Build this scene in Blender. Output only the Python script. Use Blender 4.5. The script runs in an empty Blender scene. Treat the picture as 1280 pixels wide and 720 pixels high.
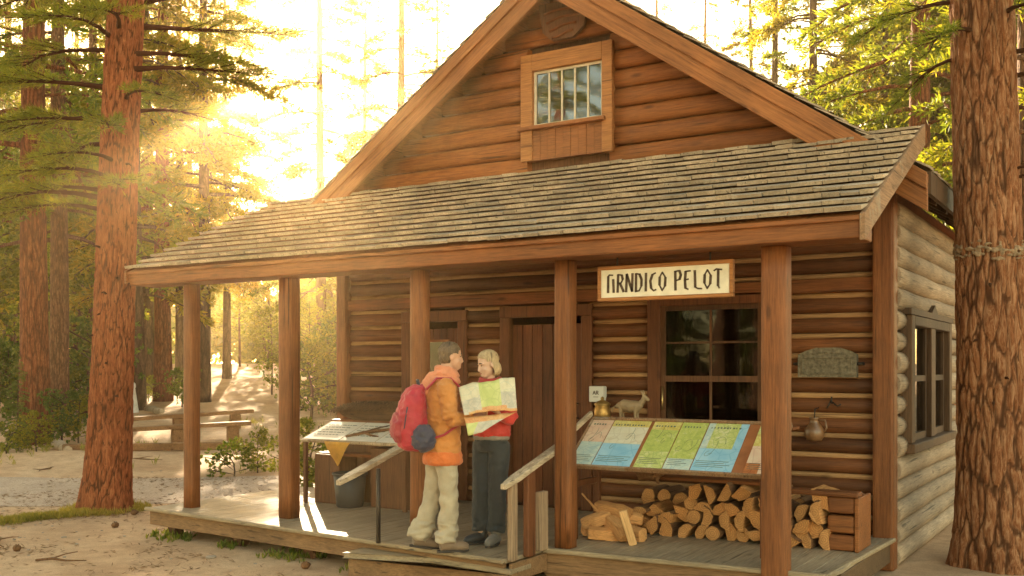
import bpy, bmesh, math, random
import numpy as np
from mathutils import Vector, Matrix, noise
R = math.radians
sc = bpy.context.scene
COL = sc.collection
rnd = random.Random(11)
DZ = 0.30                      # top of the porch deck above the ground
CAMX, CAMY, CAMZ = 2.365, -7.665, 1.85
AX, AY = 0.849, 0.528          # camera's sideways axis in the world; depth axis = (-AY, AX)

def c2w(lat, d):
    return CAMX + lat*AX - d*AY, CAMY + lat*AY + d*AX
def w2c(x, y):
    rx, ry = x-CAMX, y-CAMY
    return rx*AX + ry*AY, -rx*AY + ry*AX

SUNEL_DEG = 15.0; SKY = .15; SUN = 5.0; TINT = (1.0, .77, .455); EXPO = 2.7; HAZE = 0.0011; HAZE_G = .84
# ------------------------------------------------------------------ helpers
def link(name, me, m=None, parent=None):
    o = bpy.data.objects.new(name, me); COL.objects.link(o)
    if m is not None:
        for k in (m if isinstance(m, (list, tuple)) else [m]): me.materials.append(k)
    if parent: o.parent = parent
    return o
def tag(o, label=None, cat=None, group=None, kind=None):
    if label: o['label'] = label
    if cat: o['category'] = cat
    if group: o['group'] = group
    if kind: o['kind'] = kind
    return o
def empty(name, loc=(0,0,0), rz=0, label=None, cat=None, group=None):
    o = bpy.data.objects.new(name, None); COL.objects.link(o)
    o.location = loc; o.rotation_euler = (0,0,rz); o.empty_display_size = .2
    return tag(o, label, cat, group)
def copy_tree(o, parent=None):
    c = o.copy(); COL.objects.link(c)
    if parent: c.parent = parent
    for ch in [k for k in bpy.data.objects if k.parent == o]: copy_tree(ch, c)
    return c

class MB:
    def __init__(s): s.v = []; s.f = []; s.mi = []; s.sm = []
    def add(s, vs, fs, mi=0, smooth=False):
        b = len(s.v); s.v += [tuple(v) for v in vs]
        for f in fs: s.f.append(tuple(b+i for i in f)); s.mi.append(mi); s.sm.append(smooth)
    def hexa(s, p, mi=0):
        # p: 8 points, bottom ring 0-3 then top ring 4-7 (counterclockwise seen from above)
        s.add(p, [(3,2,1,0),(4,5,6,7),(0,1,5,4),(1,2,6,5),(2,3,7,6),(3,0,4,7)], mi)
    def box(s, x0,x1,y0,y1,z0,z1, mi=0):
        s.hexa([(x0,y0,z0),(x1,y0,z0),(x1,y1,z0),(x0,y1,z0),(x0,y0,z1),(x1,y0,z1),(x1,y1,z1),(x0,y1,z1)], mi)
    def bar(s, a, b, w, h, up=(0,0,1), mi=0):
        a, b = Vector(a), Vector(b); d = (b-a).normalized(); up = Vector(up)
        sd = d.cross(up).normalized()*w/2; u = sd.cross(d).normalized()*h/2
        s.hexa([a-sd-u, a+sd-u, b+sd-u, b-sd-u, a-sd+u, a+sd+u, b+sd+u, b-sd+u] if True else [], mi)
    def ring(s, rings, mi=0, smooth=True, cap=True):
        n = len(rings[0]); vs = [p for r in rings for p in r]; fs = []
        for i in range(len(rings)-1):
            for j in range(n):
                k = (j+1) % n
                fs.append((i*n+j, i*n+k, (i+1)*n+k, (i+1)*n+j))
        s.add(vs, fs, mi, smooth)
        if cap:
            b = len(s.v)-len(vs); m = len(rings)-1
            s.f.append(tuple(b+j for j in reversed(range(n)))); s.mi.append(mi); s.sm.append(False)
            s.f.append(tuple(b+m*n+j for j in range(n))); s.mi.append(mi); s.sm.append(False)
    def tube(s, pts, rs, n=10, mi=0, smooth=True, cap=True, rot=0.0):
        pts = [Vector(p) for p in pts]; rings = []
        if not isinstance(rs, (list, tuple)): rs = [rs]*len(pts)
        prev = None
        for i, p in enumerate(pts):
            d = (pts[min(i+1, len(pts)-1)]-pts[max(i-1, 0)]).normalized()
            if prev is None:
                ref = Vector((0,0,1)) if abs(d.z) < .9 else Vector((1,0,0))
                u = d.cross(ref).normalized()
            else: u = (prev - d*prev.dot(d)).normalized()
            prev = u; w = d.cross(u)
            rings.append([p + (u*math.cos(rot+2*math.pi*j/n) + w*math.sin(rot+2*math.pi*j/n))*rs[i] for j in range(n)])
        s.ring(rings, mi, smooth, cap)
    def lathe(s, prof, c=(0,0,0), n=20, mi=0, sx=1, sy=1):
        s.ring([[ (c[0]+r*sx*math.cos(2*math.pi*j/n), c[1]+r*sy*math.sin(2*math.pi*j/n), c[2]+z) for j in range(n)] for r, z in prof], mi, True, True)
    def ell(s, c, r, rot=None, n=14, mi=0):
        c = Vector(c); rings = []
        m = n//2
        for i in range(1, m):
            t = math.pi*i/m; rg = []
            for j in range(n):
                p = Vector((r[0]*math.sin(t)*math.cos(2*math.pi*j/n), r[1]*math.sin(t)*math.sin(2*math.pi*j/n), -r[2]*math.cos(t)))
                if rot: p = rot @ p
                rg.append(c+p)
            rings.append(rg)
        s.ring(rings, mi, True, True)
    def cap(s, a, b, r1, r2, n=12, mi=0):
        a, b = Vector(a), Vector(b); d = (b-a); L = d.length; d.normalize()
        pts = [a-d*r1*.95, a-d*r1*.6, a, b, b+d*r2*.6, b+d*r2*.95]
        s.tube(pts, [r1*.25, r1*.8, r1, r2, r2*.8, r2*.25], n, mi)
    def xf(s, M, start=0):
        for i in range(start, len(s.v)): s.v[i] = tuple(M @ Vector(s.v[i]))
    def build(s, name, m=None, parent=None, bevel=0, segs=1):
        me = bpy.data.meshes.new(name); me.from_pydata(s.v, [], s.f)
        me.polygons.foreach_set('material_index', s.mi)
        me.polygons.foreach_set('use_smooth', s.sm); me.update()
        if True:
            bm = bmesh.new(); bm.from_mesh(me)
            if bevel:
                bmesh.ops.bevel(bm, geom=[e for e in bm.edges if len(e.link_faces)==2 and e.calc_face_angle(0) > .5], offset=bevel, segments=segs, affect='EDGES', profile=.6)
            bmesh.ops.recalc_face_normals(bm, faces=bm.faces); bm.to_mesh(me); bm.free()
        return link(name, me, m, parent)

def remeshed(name, mb, voxel, m, parent, disp=None, smooth=2, keep_disp=False):
    tmp = mb.build('tmp_form'); md = tmp.modifiers.new('r', 'REMESH'); md.mode = 'VOXEL'; md.voxel_size = voxel
    s = tmp.modifiers.new('s', 'SMOOTH'); s.iterations = smooth; s.factor = .5
    dg = bpy.context.evaluated_depsgraph_get(); dg.update()
    me = bpy.data.meshes.new_from_object(tmp.evaluated_get(dg)); me.name = name
    old = tmp.data; bpy.data.objects.remove(tmp); bpy.data.meshes.remove(old)
    if disp:
        nv = [v.normal.copy() for v in me.vertices]
        for v, nn in zip(me.vertices, nv): v.co += nn*disp(v.co)
    me.polygons.foreach_set('use_smooth', [True]*len(me.polygons)); me.materials.clear(); me.update()
    return link(name, me, m, parent)

# ------------------------------------------------------------------ materials
def new_mat(name):
    m = bpy.data.materials.new(name); m.use_nodes = True; nt = m.node_tree
    b = nt.nodes['Principled BSDF']; return m, nt, b
def N(nt, t, **kw):
    n = nt.nodes.new(t)
    for k, v in kw.items():
        if k in n.inputs: n.inputs[k].default_value = v
        else: setattr(n, k, v)
    return n
def ramp(nt, fac, stops, interp='LINEAR'):
    r = nt.nodes.new('ShaderNodeValToRGB'); r.color_ramp.interpolation = interp
    while len(r.color_ramp.elements) < len(stops): r.color_ramp.elements.new(.5)
    for e, (p, c) in zip(r.color_ramp.elements, stops): e.position = p; e.color = (*c, 1) if len(c) == 3 else c
    nt.links.new(fac, r.inputs['Fac']); return r.outputs['Color']
def mixc(nt, fac, a, b, mode='MIX'):
    n = nt.nodes.new('ShaderNodeMix'); n.data_type = 'RGBA'; n.blend_type = mode
    for sock, val in ((n.inputs[0], fac), (n.inputs[6], a), (n.inputs[7], b)):
        if isinstance(val, (int, float)): sock.default_value = val
        elif isinstance(val, tuple): sock.default_value = (*val, 1) if len(val) == 3 else val
        else: nt.links.new(val, sock)
    return n.outputs[2]
def coords(nt, scale=(1,1,1), rot=(0,0,0)):
    t = nt.nodes.new('ShaderNodeTexCoord'); m = nt.nodes.new('ShaderNodeMapping')
    m.inputs['Scale'].default_value = scale; m.inputs['Rotation'].default_value = rot
    nt.links.new(t.outputs['Object'], m.inputs['Vector']); return m.outputs['Vector']
def noise_n(nt, vec, scale, detail=4, rough=.55, dist=0):
    n = N(nt, 'ShaderNodeTexNoise', Scale=scale, Detail=detail, Roughness=rough, Distortion=dist)
    nt.links.new(vec, n.inputs['Vector']); return n.outputs['Fac']
def bump(nt, b, h, strength=.4, dist=.01):
    n = N(nt, 'ShaderNodeBump', Strength=strength, Distance=dist)
    nt.links.new(h, n.inputs['Height']); nt.links.new(n.outputs['Normal'], b.inputs['Normal']); return n
def island(nt):
    return nt.nodes.new('ShaderNodeNewGeometry').outputs['Random Per Island']

def wood(name, dark, light, axis='X', rough=.62, fine=1.0, worn=None, var=.35, spec=.3, rot=(0,0,0), checks=.8):
    m, nt, b = new_mat(name)
    sc_ = {'X': (.7, 14, 14), 'Y': (14, .7, 14), 'Z': (14, 14, .7)}[axis]
    v = coords(nt, tuple(s*fine for s in sc_))
    if any(rot):
        r_ = nt.nodes.new('ShaderNodeMapping'); r_.inputs['Rotation'].default_value = rot
        mpn = v.node; tcn = mpn.inputs['Vector'].links[0].from_socket; nt.links.new(tcn, r_.inputs['Vector']); nt.links.new(r_.outputs[0], mpn.inputs['Vector'])
    v2 = coords(nt, (.7,.7,.7))
    g = noise_n(nt, v, 1.6, 7, .62, 1.2); g2 = noise_n(nt, v, 7, 5, .7, .4)
    c = ramp(nt, g, [(.3, dark), (.68, light)])
    c = mixc(nt, .45, c, ramp(nt, g2, [(.35, tuple(x*.45 for x in dark)), (.6, light)]), 'MIX')
    bl = ramp(nt, noise_n(nt, v2, 2.2, 4), [(.3, (.6,.6,.6)), (.7, (1.25,1.22,1.2))])
    c = mixc(nt, .7, c, bl, 'MULTIPLY')
    if axis in 'XYZ' and checks:
        big = {'X': (.9, 34, 34), 'Y': (34, .9, 34), 'Z': (34, 34, .9)}[axis]
        t_ = nt.nodes.new('ShaderNodeMapping'); t_.inputs['Scale'].default_value = big; t_.inputs['Rotation'].default_value = (0,0,0)
        src = v.node.inputs['Vector'].links[0].from_socket; nt.links.new(src, t_.inputs['Vector'])
        ck = noise_n(nt, t_.outputs[0], 1.0, 3, .5, .3)
        c = mixc(nt, ramp(nt, ck, [(.30, (checks,)*3), (.37, (0,0,0))]), c, tuple(x*.28 for x in dark))
        kn = N(nt, 'ShaderNodeTexVoronoi', Scale=1.0); t2 = nt.nodes.new('ShaderNodeMapping'); nt.links.new(src, t2.inputs['Vector'])
        t2.inputs['Scale'].default_value = {'X': (1.6, 5, 5), 'Y': (5, 1.6, 5), 'Z': (5, 5, 1.6)}[axis]; nt.links.new(t2.outputs[0], kn.inputs['Vector'])
        c = mixc(nt, ramp(nt, kn.outputs['Distance'], [(.05, (.75,.75,.75)), (.13, (0,0,0))]), c, tuple(x*.5 for x in dark))
    iv = ramp(nt, island(nt), [(0, (1-var,)*3), (1, (1+var, 1+var*.9, 1+var*.8))])
    c = mixc(nt, 1.0, c, iv, 'MULTIPLY')
    if worn:
        w = ramp(nt, noise_n(nt, v2, 5, 8, .7, .5), [(.52, (0,0,0)), (.68, (1,1,1))])
        c = mixc(nt, w, c, worn)
    nt.links.new(c, b.inputs['Base Color']); b.inputs['Roughness'].default_value = rough
    b.inputs['Specular IOR Level'].default_value = spec
    bump(nt, b, g2, .5, .006); return m

def plain(name, col, rough=.6, metal=0, var=.2, nscale=8, bmp=0.0, spec=.35, sheen=0):
    m, nt, b = new_mat(name); v = coords(nt)
    n = noise_n(nt, v, nscale, 6, .6)
    c = ramp(nt, n, [(.3, tuple(x*(1-var) for x in col)), (.7, tuple(min(1, x*(1+var)) for x in col))])
    nt.links.new(c, b.inputs['Base Color']); b.inputs['Roughness'].default_value = rough
    b.inputs['Metallic'].default_value = metal; b.inputs['Specular IOR Level'].default_value = spec
    if sheen: b.inputs['Sheen Weight'].default_value = sheen
    if bmp: bump(nt, b, noise_n(nt, v, nscale*8, 4), bmp, .004)
    return m

def bark(name, deep, mid, pale, sx=9.0, sz=2.2, far=False, near=False):
    m, nt, b = new_mat(name)
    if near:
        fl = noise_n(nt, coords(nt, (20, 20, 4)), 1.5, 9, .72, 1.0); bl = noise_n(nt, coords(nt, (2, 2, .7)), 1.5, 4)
        at = nt.nodes.new('ShaderNodeAttribute'); at.attribute_name = 'furrow_tone'
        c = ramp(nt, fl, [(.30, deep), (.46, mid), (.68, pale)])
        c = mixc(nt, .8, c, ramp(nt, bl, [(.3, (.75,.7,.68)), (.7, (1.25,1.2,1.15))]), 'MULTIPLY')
        f = ramp(nt, at.outputs['Fac'], [(.0, (0,0,0)), (.38, (1,1,1))])  # furrow colour: naturally darker bark plus shading painted in, soft light gives little
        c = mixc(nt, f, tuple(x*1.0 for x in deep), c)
        nt.links.new(c, b.inputs['Base Color']); b.inputs['Roughness'].default_value = .9
        b.inputs['Specular IOR Level'].default_value = .12; bump(nt, b, fl, .8, .02); return m
    v = coords(nt, (sx, sx, sz))
    wob = N(nt, 'ShaderNodeTexNoise', Scale=1.2, Detail=4); nt.links.new(v, wob.inputs['Vector'])
    vv = mixc(nt, .9, v, wob.outputs['Color'], 'ADD')
    vo = N(nt, 'ShaderNodeTexVoronoi', Scale=1.0); vo.feature = 'DISTANCE_TO_EDGE'; nt.links.new(vv, vo.inputs['Vector'])
    vc = N(nt, 'ShaderNodeTexVoronoi', Scale=1.0); nt.links.new(vv, vc.inputs['Vector'])
    fl = noise_n(nt, coords(nt, (22, 22, 5)), 1.5, 8, .7, .6)
    c = ramp(nt, fl, [(.32, deep), (.48, mid), (.66, pale)])
    pv = ramp(nt, vc.outputs['Distance'], [(0, (1.15,1.1,1.05)), (1, (.7,.65,.62))])
    c = mixc(nt, .8, c, pv, 'MULTIPLY')
    fur = ramp(nt, vo.outputs['Distance'], [(.0, (.25,.25,.25)), (.16, (1,1,1))])
    c = mixc(nt, fur, tuple(x*.9 for x in deep), c)
    nt.links.new(c, b.inputs['Base Color']); b.inputs['Roughness'].default_value = .9
    b.inputs['Specular IOR Level'].default_value = .15
    if not far:
        h = mixc(nt, .35, ramp(nt, vo.outputs['Distance'], [(0,(0,0,0)),(.22,(1,1,1))]), fl)
        bump(nt, b, h, .9, .03)
    return m

def leaf(name, a, b_, c_, trans=.45):
    m, nt, b = new_mat(name)
    oi = nt.nodes.new('ShaderNodeObjectInfo').outputs['Random']
    base = ramp(nt, island(nt), [(0, a), (.55, b_), (1, c_)])
    cl = ramp(nt, noise_n(nt, coords(nt), .9, 3), [(.35, (.65,.72,.6)), (.65, (1.25,1.15,1.0))])
    base = mixc(nt, .8, base, cl, 'MULTIPLY')
    tr = ramp(nt, oi, [(0, (.85,.95,.9)), (.5, (1,1,1)), (1, (1.25,1.08,.8))])
    base = mixc(nt, 1.0, base, tr, 'MULTIPLY')
    nt.links.new(base, b.inputs['Base Color']); b.inputs['Roughness'].default_value = .55
    b.inputs['Specular IOR Level'].default_value = .2
    t = nt.nodes.new('ShaderNodeBsdfTranslucent')
    tc = mixc(nt, 1.0, base, (2.6, 2.2, .8), 'MULTIPLY'); nt.links.new(tc, t.inputs['Color'])
    mx = nt.nodes.new('ShaderNodeMixShader'); mx.inputs[0].default_value = trans
    nt.links.new(b.outputs[0], mx.inputs[1]); nt.links.new(t.outputs[0], mx.inputs[2])
    nt.links.new(mx.outputs[0], nt.nodes['Material Output'].inputs['Surface']); return m

M = {}
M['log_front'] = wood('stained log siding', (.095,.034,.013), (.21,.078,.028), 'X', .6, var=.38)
M['log_strip'] = wood('tan log strip', (.36,.19,.085), (.52,.30,.14), 'X', .8, var=.15)  # lighter tan strip along the top of each log row
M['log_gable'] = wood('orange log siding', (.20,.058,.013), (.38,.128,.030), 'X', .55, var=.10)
M['log_side'] = wood('weathered grey logs', (.25,.175,.115), (.45,.335,.23), 'Y', .8, worn=(.30,.21,.14), var=.16)
M['trim'] = wood('brown trim', (.075,.024,.009), (.15,.052,.018), 'Z', .55)
M['trimx'] = wood('brown trim across', (.14,.045,.014), (.27,.095,.03), 'X', .55, var=.1)
M['rake'] = wood('orange rake board', (.27,.10,.03), (.50,.21,.065), 'X', .5, fine=.8, var=.05)
M['rake_l'] = wood('orange rake board left', (.20,.068,.020), (.39,.148,.044), 'X', .5, fine=.8, var=.05, rot=(0,math.atan(.69),0), checks=.5)
M['rake_r'] = wood('orange rake board right', (.20,.068,.020), (.39,.148,.044), 'X', .5, fine=.8, var=.05, rot=(0,-math.atan(.69),0), checks=.5)
M['soffit'] = wood('soffit boards', (.20,.075,.025), (.34,.135,.045), 'Y', .65)
M['post'] = wood('porch post wood', (.14,.045,.014), (.28,.098,.03), 'Z', .5, var=.1)
M['beam'] = wood('beam wood', (.175,.057,.016), (.34,.122,.036), 'X', .5, var=.06)
M['barge'] = wood('worn barge board', (.14,.075,.04), (.34,.20,.11), 'Y', .75, worn=(.34,.28,.2))
M['door'] = wood('door planks', (.08,.024,.009), (.17,.054,.018), 'Z', .5)
M['deck'] = wood('porch deck planks', (.26,.19,.115), (.42,.325,.215), 'Y', .55, var=.10, spec=.4)
M['deckx'] = wood('deck edge boards', (.20,.14,.085), (.38,.29,.18), 'X', .65, var=.15)
M['fascia'] = wood('deck fascia', (.13,.07,.035), (.25,.145,.07), 'X', .7)
M['greywood'] = wood('silvered timber', (.26,.185,.115), (.52,.41,.28), 'Z', .8, worn=(.20,.12,.06))
M['railwood'] = wood('silvered rail', (.28,.20,.13), (.56,.45,.32), 'Y', .8, worn=(.24,.16,.1))
M['shingle'] = wood('weathered shingles', (.32,.24,.165), (.58,.46,.335), 'Y', .8, worn=(.30,.22,.145), var=.20)
M['cabinet'] = wood('dark stand wood', (.07,.03,.014), (.16,.07,.03), 'Z', .6)
M['benchwood'] = wood('bench timber', (.14,.07,.03), (.28,.15,.07), 'X', .8)
M['bark_red'] = bark('red pine bark', (.060,.022,.012), (.20,.068,.030), (.32,.135,.068), 13, 2.0)
M['bark_grey'] = bark('brown pine bark', (.07,.04,.025), (.17,.085,.048), (.29,.17,.10), 12, 2.2)
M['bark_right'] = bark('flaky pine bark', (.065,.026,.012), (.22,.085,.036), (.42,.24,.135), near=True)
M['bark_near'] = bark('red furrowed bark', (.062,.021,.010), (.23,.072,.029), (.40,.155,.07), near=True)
M['bark_far'] = bark('distant bark', (.045,.030,.020), (.10,.064,.04), (.17,.11,.07), 5, 1.2, True)
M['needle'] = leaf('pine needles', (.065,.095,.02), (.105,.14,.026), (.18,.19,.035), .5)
M['needle_suntint'] = leaf('needles tinted as sunlit', (.10,.11,.02), (.17,.16,.03), (.26,.19,.035), .55)  # yellower copy of the pine needles, backlit sun gold put into the colour
M['leaf'] = leaf('leaves', (.06,.09,.02), (.11,.14,.03), (.20,.20,.045), .52)
M['leaf_dark'] = leaf('dark leaves', (.04,.075,.022), (.065,.11,.028), (.11,.15,.04), .42)
M['grass'] = leaf('dry grass', (.14,.15,.04), (.24,.22,.06), (.34,.28,.10), .35)
M['iron'] = plain('dark iron', (.05,.042,.036), .5, .6)
M['glass_dark'] = None

# glass: a thin reflecting pane
def pane_mat(name, tint, ior=1.5, mixv=None):
    m, nt, b = new_mat(name)
    g = N(nt, 'ShaderNodeBsdfGlossy', Roughness=.03); g.inputs['Color'].default_value = (.95,.95,.95,1)
    t = nt.nodes.new('ShaderNodeBsdfTransparent'); t.inputs['Color'].default_value = (*tint, 1)
    mx = nt.nodes.new('ShaderNodeMixShader')
    if mixv is None:
        f = N(nt, 'ShaderNodeFresnel', IOR=ior); nt.links.new(f.outputs[0], mx.inputs[0])
    else: mx.inputs[0].default_value = mixv
    bp = N(nt, 'ShaderNodeBump', Strength=.08, Distance=.02)
    nt.links.new(noise_n(nt, coords(nt), 2.5, 2), bp.inputs['Height']); nt.links.new(bp.outputs[0], g.inputs['Normal'])
    nt.links.new(t.outputs[0], mx.inputs[1]); nt.links.new(g.outputs[0], mx.inputs[2])
    nt.links.new(mx.outputs[0], nt.nodes['Material Output'].inputs['Surface']); return m
M['pane'] = pane_mat('window glass', (.36,.34,.30), 1.38)
M['pane_gable'] = pane_mat('reflecting window glass', (.22,.22,.22), 1.5, .2)

# ------------------------------------------------------------------ terrain
def sstep(a, b, x):
    t = max(0, min(1, (x-a)/(b-a))); return t*t*(3-2*t)
def hgt(x, y):
    lat, d = w2c(x, y)
    z = 0.0
    if d > 17: z += .047*min(d-17, 45) * sstep(17, 26, d)
    z += .22*math.exp(-(((lat+8.6)/2.2)**2 + ((d-19.5)/1.3)**2))
    z += .16*math.exp(-(((lat+10.5)/1.6)**2 + ((d-17.5)/1.2)**2))
    near = 1-sstep(3, 9, math.hypot(max(0, abs(x+3.4)-4.0), max(0, abs(y-4)-5)))
    z += (1-near)*.05*noise.noise(Vector((x*.35, y*.35, 0))) + (1-near*.6)*.018*noise.noise(Vector((x*1.7, y*1.7, 3)))
    return z
def grid_sheet(name, xs, ys, dz, m, hf=hgt, kind='structure', pt=lambda a, b: (a, b)):
    vs = []; fs = []
    for b in ys:
        for a in xs:
            x, y = pt(a, b); vs.append((x, y, hf(x, y)+dz))
    n = len(xs)
    for j in range(len(ys)-1):
        for i in range(n-1): fs.append((j*n+i, j*n+i+1, (j+1)*n+i+1, (j+1)*n+i))
    me = bpy.data.meshes.new(name); me.from_pydata(vs, [], fs)
    me.polygons.foreach_set('use_smooth', [True]*len(fs))
    o = link(name, me, m); o['kind'] = kind; return o
def axis_pts(lo, hi, fine_lo, fine_hi, step, big):
    p = []; v = lo
    while v < hi:
        p.append(v)
        if fine_lo <= v < fine_hi: v += step
        else: v += max(step, min(big, (fine_lo-v)*.35+step if v < fine_lo else (v-fine_hi)*.35+step))
    p.append(hi); return p

def ground_mat():
    m, nt, b = new_mat('dry earth'); v = coords(nt)
    big = noise_n(nt, v, .5, 5, .6, .4); mid = noise_n(nt, v, 5, 8, .7); fin = noise_n(nt, v, 60, 6, .8)
    c = ramp(nt, big, [(.3, (.46,.29,.17)), (.5, (.57,.38,.235)), (.72, (.66,.475,.31))])
    c = mixc(nt, .6, c, ramp(nt, mid, [(.3, (.62,.58,.54)), (.65, (1.15,1.12,1.1))]), 'MULTIPLY')
    c = mixc(nt, .55, c, ramp(nt, fin, [(.34, (.45,.42,.4)), (.5, (1,1,1)), (.7, (1.3,1.25,1.2))]), 'MULTIPLY')
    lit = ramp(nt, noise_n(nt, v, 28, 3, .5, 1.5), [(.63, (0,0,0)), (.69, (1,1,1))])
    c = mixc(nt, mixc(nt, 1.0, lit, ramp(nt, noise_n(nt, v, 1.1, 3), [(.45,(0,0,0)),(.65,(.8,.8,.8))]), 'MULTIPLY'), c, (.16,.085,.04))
    nt.links.new(c, b.inputs['Base Color']); b.inputs['Roughness'].default_value = .95
    b.inputs['Specular IOR Level'].default_value = .1
    h = mixc(nt, .5, mid, fin); bump(nt, b, h, .7, .04); return m
def road_mat():
    m, nt, b = new_mat('pale gravel road'); v = coords(nt)
    vo = N(nt, 'ShaderNodeTexVoronoi', Scale=70.0); nt.links.new(v, vo.inputs['Vector'])
    c = ramp(nt, vo.outputs['Color'], [(.1, (.38,.275,.205)), (.5, (.49,.375,.29)), (.9, (.60,.48,.385))])
    c = mixc(nt, .7, c, ramp(nt, noise_n(nt, v, 1.3, 6, .65), [(.3, (.72,.70,.68)), (.7, (1.1,1.08,1.05))]), 'MULTIPLY')
    nt.links.new(c, b.inputs['Base Color']); b.inputs['Roughness'].default_value = .9
    b.inputs['Specular IOR Level'].default_value = .15
    bump(nt, b, vo.outputs['Distance'], .6, .02); return m
xs = axis_pts(-420, 420, -24, 8, .3, 60); ys = axis_pts(-420, 420, -8, 34, .3, 60)
grid_sheet('ground', xs, ys, 0, ground_mat())
# road: crosses in front of the slope (camera-side axes only set its heading)
def road_pt(a, b):
    d = 15.6 + b*1.7 + .06*(a+8) + .5*math.sin(a*.16)
    return c2w(a, d + .12*math.sin(a*1.3)*(1 if b in (-1, 1) else 0))
grid_sheet('road', [(-40 + i*.4) for i in range(190)], [-1, -.5, 0, .5, 1], .006, road_mat(), pt=road_pt)

# ------------------------------------------------------------------ cabin
XL, XR, YW, YB = -6.15, .45, 2.10, 8.6        # left, right, front and back walls
PKX, PKZ, SL = -3.03, DZ+5.91, .69           # ridge and roof slope
D = DZ
cabin = empty('log_cabin', (0,0,0), 0, 'dark brown log cabin with a shingled porch roof and an orange gable above', 'cabin')
def roofz(x): return PKZ - SL*abs(x-PKX)
def porchz(y): return D + 2.66 + (y+.3)*.47

OPEN = [(-5.22,-4.36, D, D+2.12), (-3.80,-2.72, D, D+2.14), (-1.92,-.74, D+.93, D+2.24)]
def log_rows_front(mb, mc, z0, z1, y, x0f, x1f, h=.19, log_strip=True, round_=.035, openings=(), seed=3):
    rr = random.Random(seed); z = z0
    while z < z1-.01:
        zt = min(z+h, z1); xa, xb = x0f((z+zt)/2), x1f((z+zt)/2)
        segs = [(xa, xb)]
        for (oa, ob, oz0, oz1) in openings:
            if z < oz1-.02 and zt > oz0+.02:
                ns = []
                for a, b in segs:
                    if ob <= a or oa >= b: ns.append((a, b)); continue
                    if oa > a: ns.append((a, oa))
                    if ob < b: ns.append((ob, b))
                segs = ns
        ck = .044 if log_strip else .012
        for a, b in segs:
            if b-a < .03: continue
            n = max(1, int((b-a)/.35)); rings = []
            ph = rr.random()*50
            for i in range(n+1):
                x = a+(b-a)*i/n; w = .006*noise.noise(Vector((x*1.3, ph, z)))
                prof = []
                zb, zu = z+.004, zt-ck
                for k in range(7):
                    t = k/6; bul = math.sin(math.pi*(t*.92+.04))**.55
                    prof.append((x, y+.03-(round_+.028)*bul - w*2, zb+(zu-zb)*t + w))
                prof.append((x, y+.10, zu)); prof.append((x, y+.10, zb))
                rings.append(prof)
            mb.ring(rings, 0, True, True)
            if mc:
                rings = []
                for i in range(n+1):
                    x = a+(b-a)*i/n; w = .005*noise.noise(Vector((x*3.1, ph+9, z)))
                    zb, zu = zt-ck-.006, zt+.002
                    rings.append([(x, y+.012-w, zb-w), (x, y-.004-w, (zb*.6+zu*.4)), (x, y+.012, zu+w), (x, y+.09, zu), (x, y+.09, zb)])
                mc.ring(rings, 0, True, True)
        z += h
mb, mc = MB(), MB()
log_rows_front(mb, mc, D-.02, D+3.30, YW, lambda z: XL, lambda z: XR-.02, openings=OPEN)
fw = mb.build('front_wall', M['log_front'], cabin); mc.build('log_strips', M['log_strip'], fw)
mb = MB()
mb.box(XL+.02, XR-.04, YW+.11, YW+.13, D+2.26, D+3.3)
for a, b, _, _ in [(XL+.02,-5.22,0,0),(-4.36,-3.80,0,0),(-2.72,-1.92,0,0),(-.74,XR-.04,0,0)]: mb.box(a, b, YW+.11, YW+.13, D, D+2.26)
mb.box(-1.92, -.74, YW+.11, YW+.13, D, D+.92)
mb.build('inner_lining', M['cabinet'], cabin)
# gable: log siding with tight shadow gaps, above the porch roof
mb = MB()
gx = lambda s: (lambda z: PKX + s*max(.05, (PKZ-.10-z)/SL - .02))
log_rows_front(mb, None, D+3.32, PKZ-.12, YW, lambda z: max(XL, gx(-1)(z)), lambda z: min(XR, gx(1)(z)), h=.205, log_strip=False, round_=.012, openings=[(-3.50,-2.47,D+3.88,D+5.04)], seed=8)
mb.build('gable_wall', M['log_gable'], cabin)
mb = MB(); mb.add([(XL,YW+.12,D+3.3),(XR,YW+.12,D+3.3),(PKX+.1,YW+.12,PKZ-.1),(PKX-.1,YW+.12,PKZ-.1),(XL,YW+.1,D+3.3),(XR,YW+.1,D+3.3),(PKX+.1,YW+.1,PKZ-.1),(PKX-.1,YW+.1,PKZ-.1)][:4], [(0,1,2,3)])
# (kept open behind the window by cutting it into strips)
mb = MB()
zz = D+3.3
while zz < PKZ-.2:
    z2 = zz+.1; a = max(XL, gx(-1)(z2)); b = min(XR, gx(1)(z2))
    if z2 > D+4.2 and zz < D+4.9: mb.box(a, -3.45, YW+.101, YW+.12, zz, z2); mb.box(-2.5, b, YW+.101, YW+.12, zz, z2)
    else: mb.box(a, b, YW+.101, YW+.12, zz, z2)
    zz = z2
mb.build('gable_lining', M['cabinet'], cabin)
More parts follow.
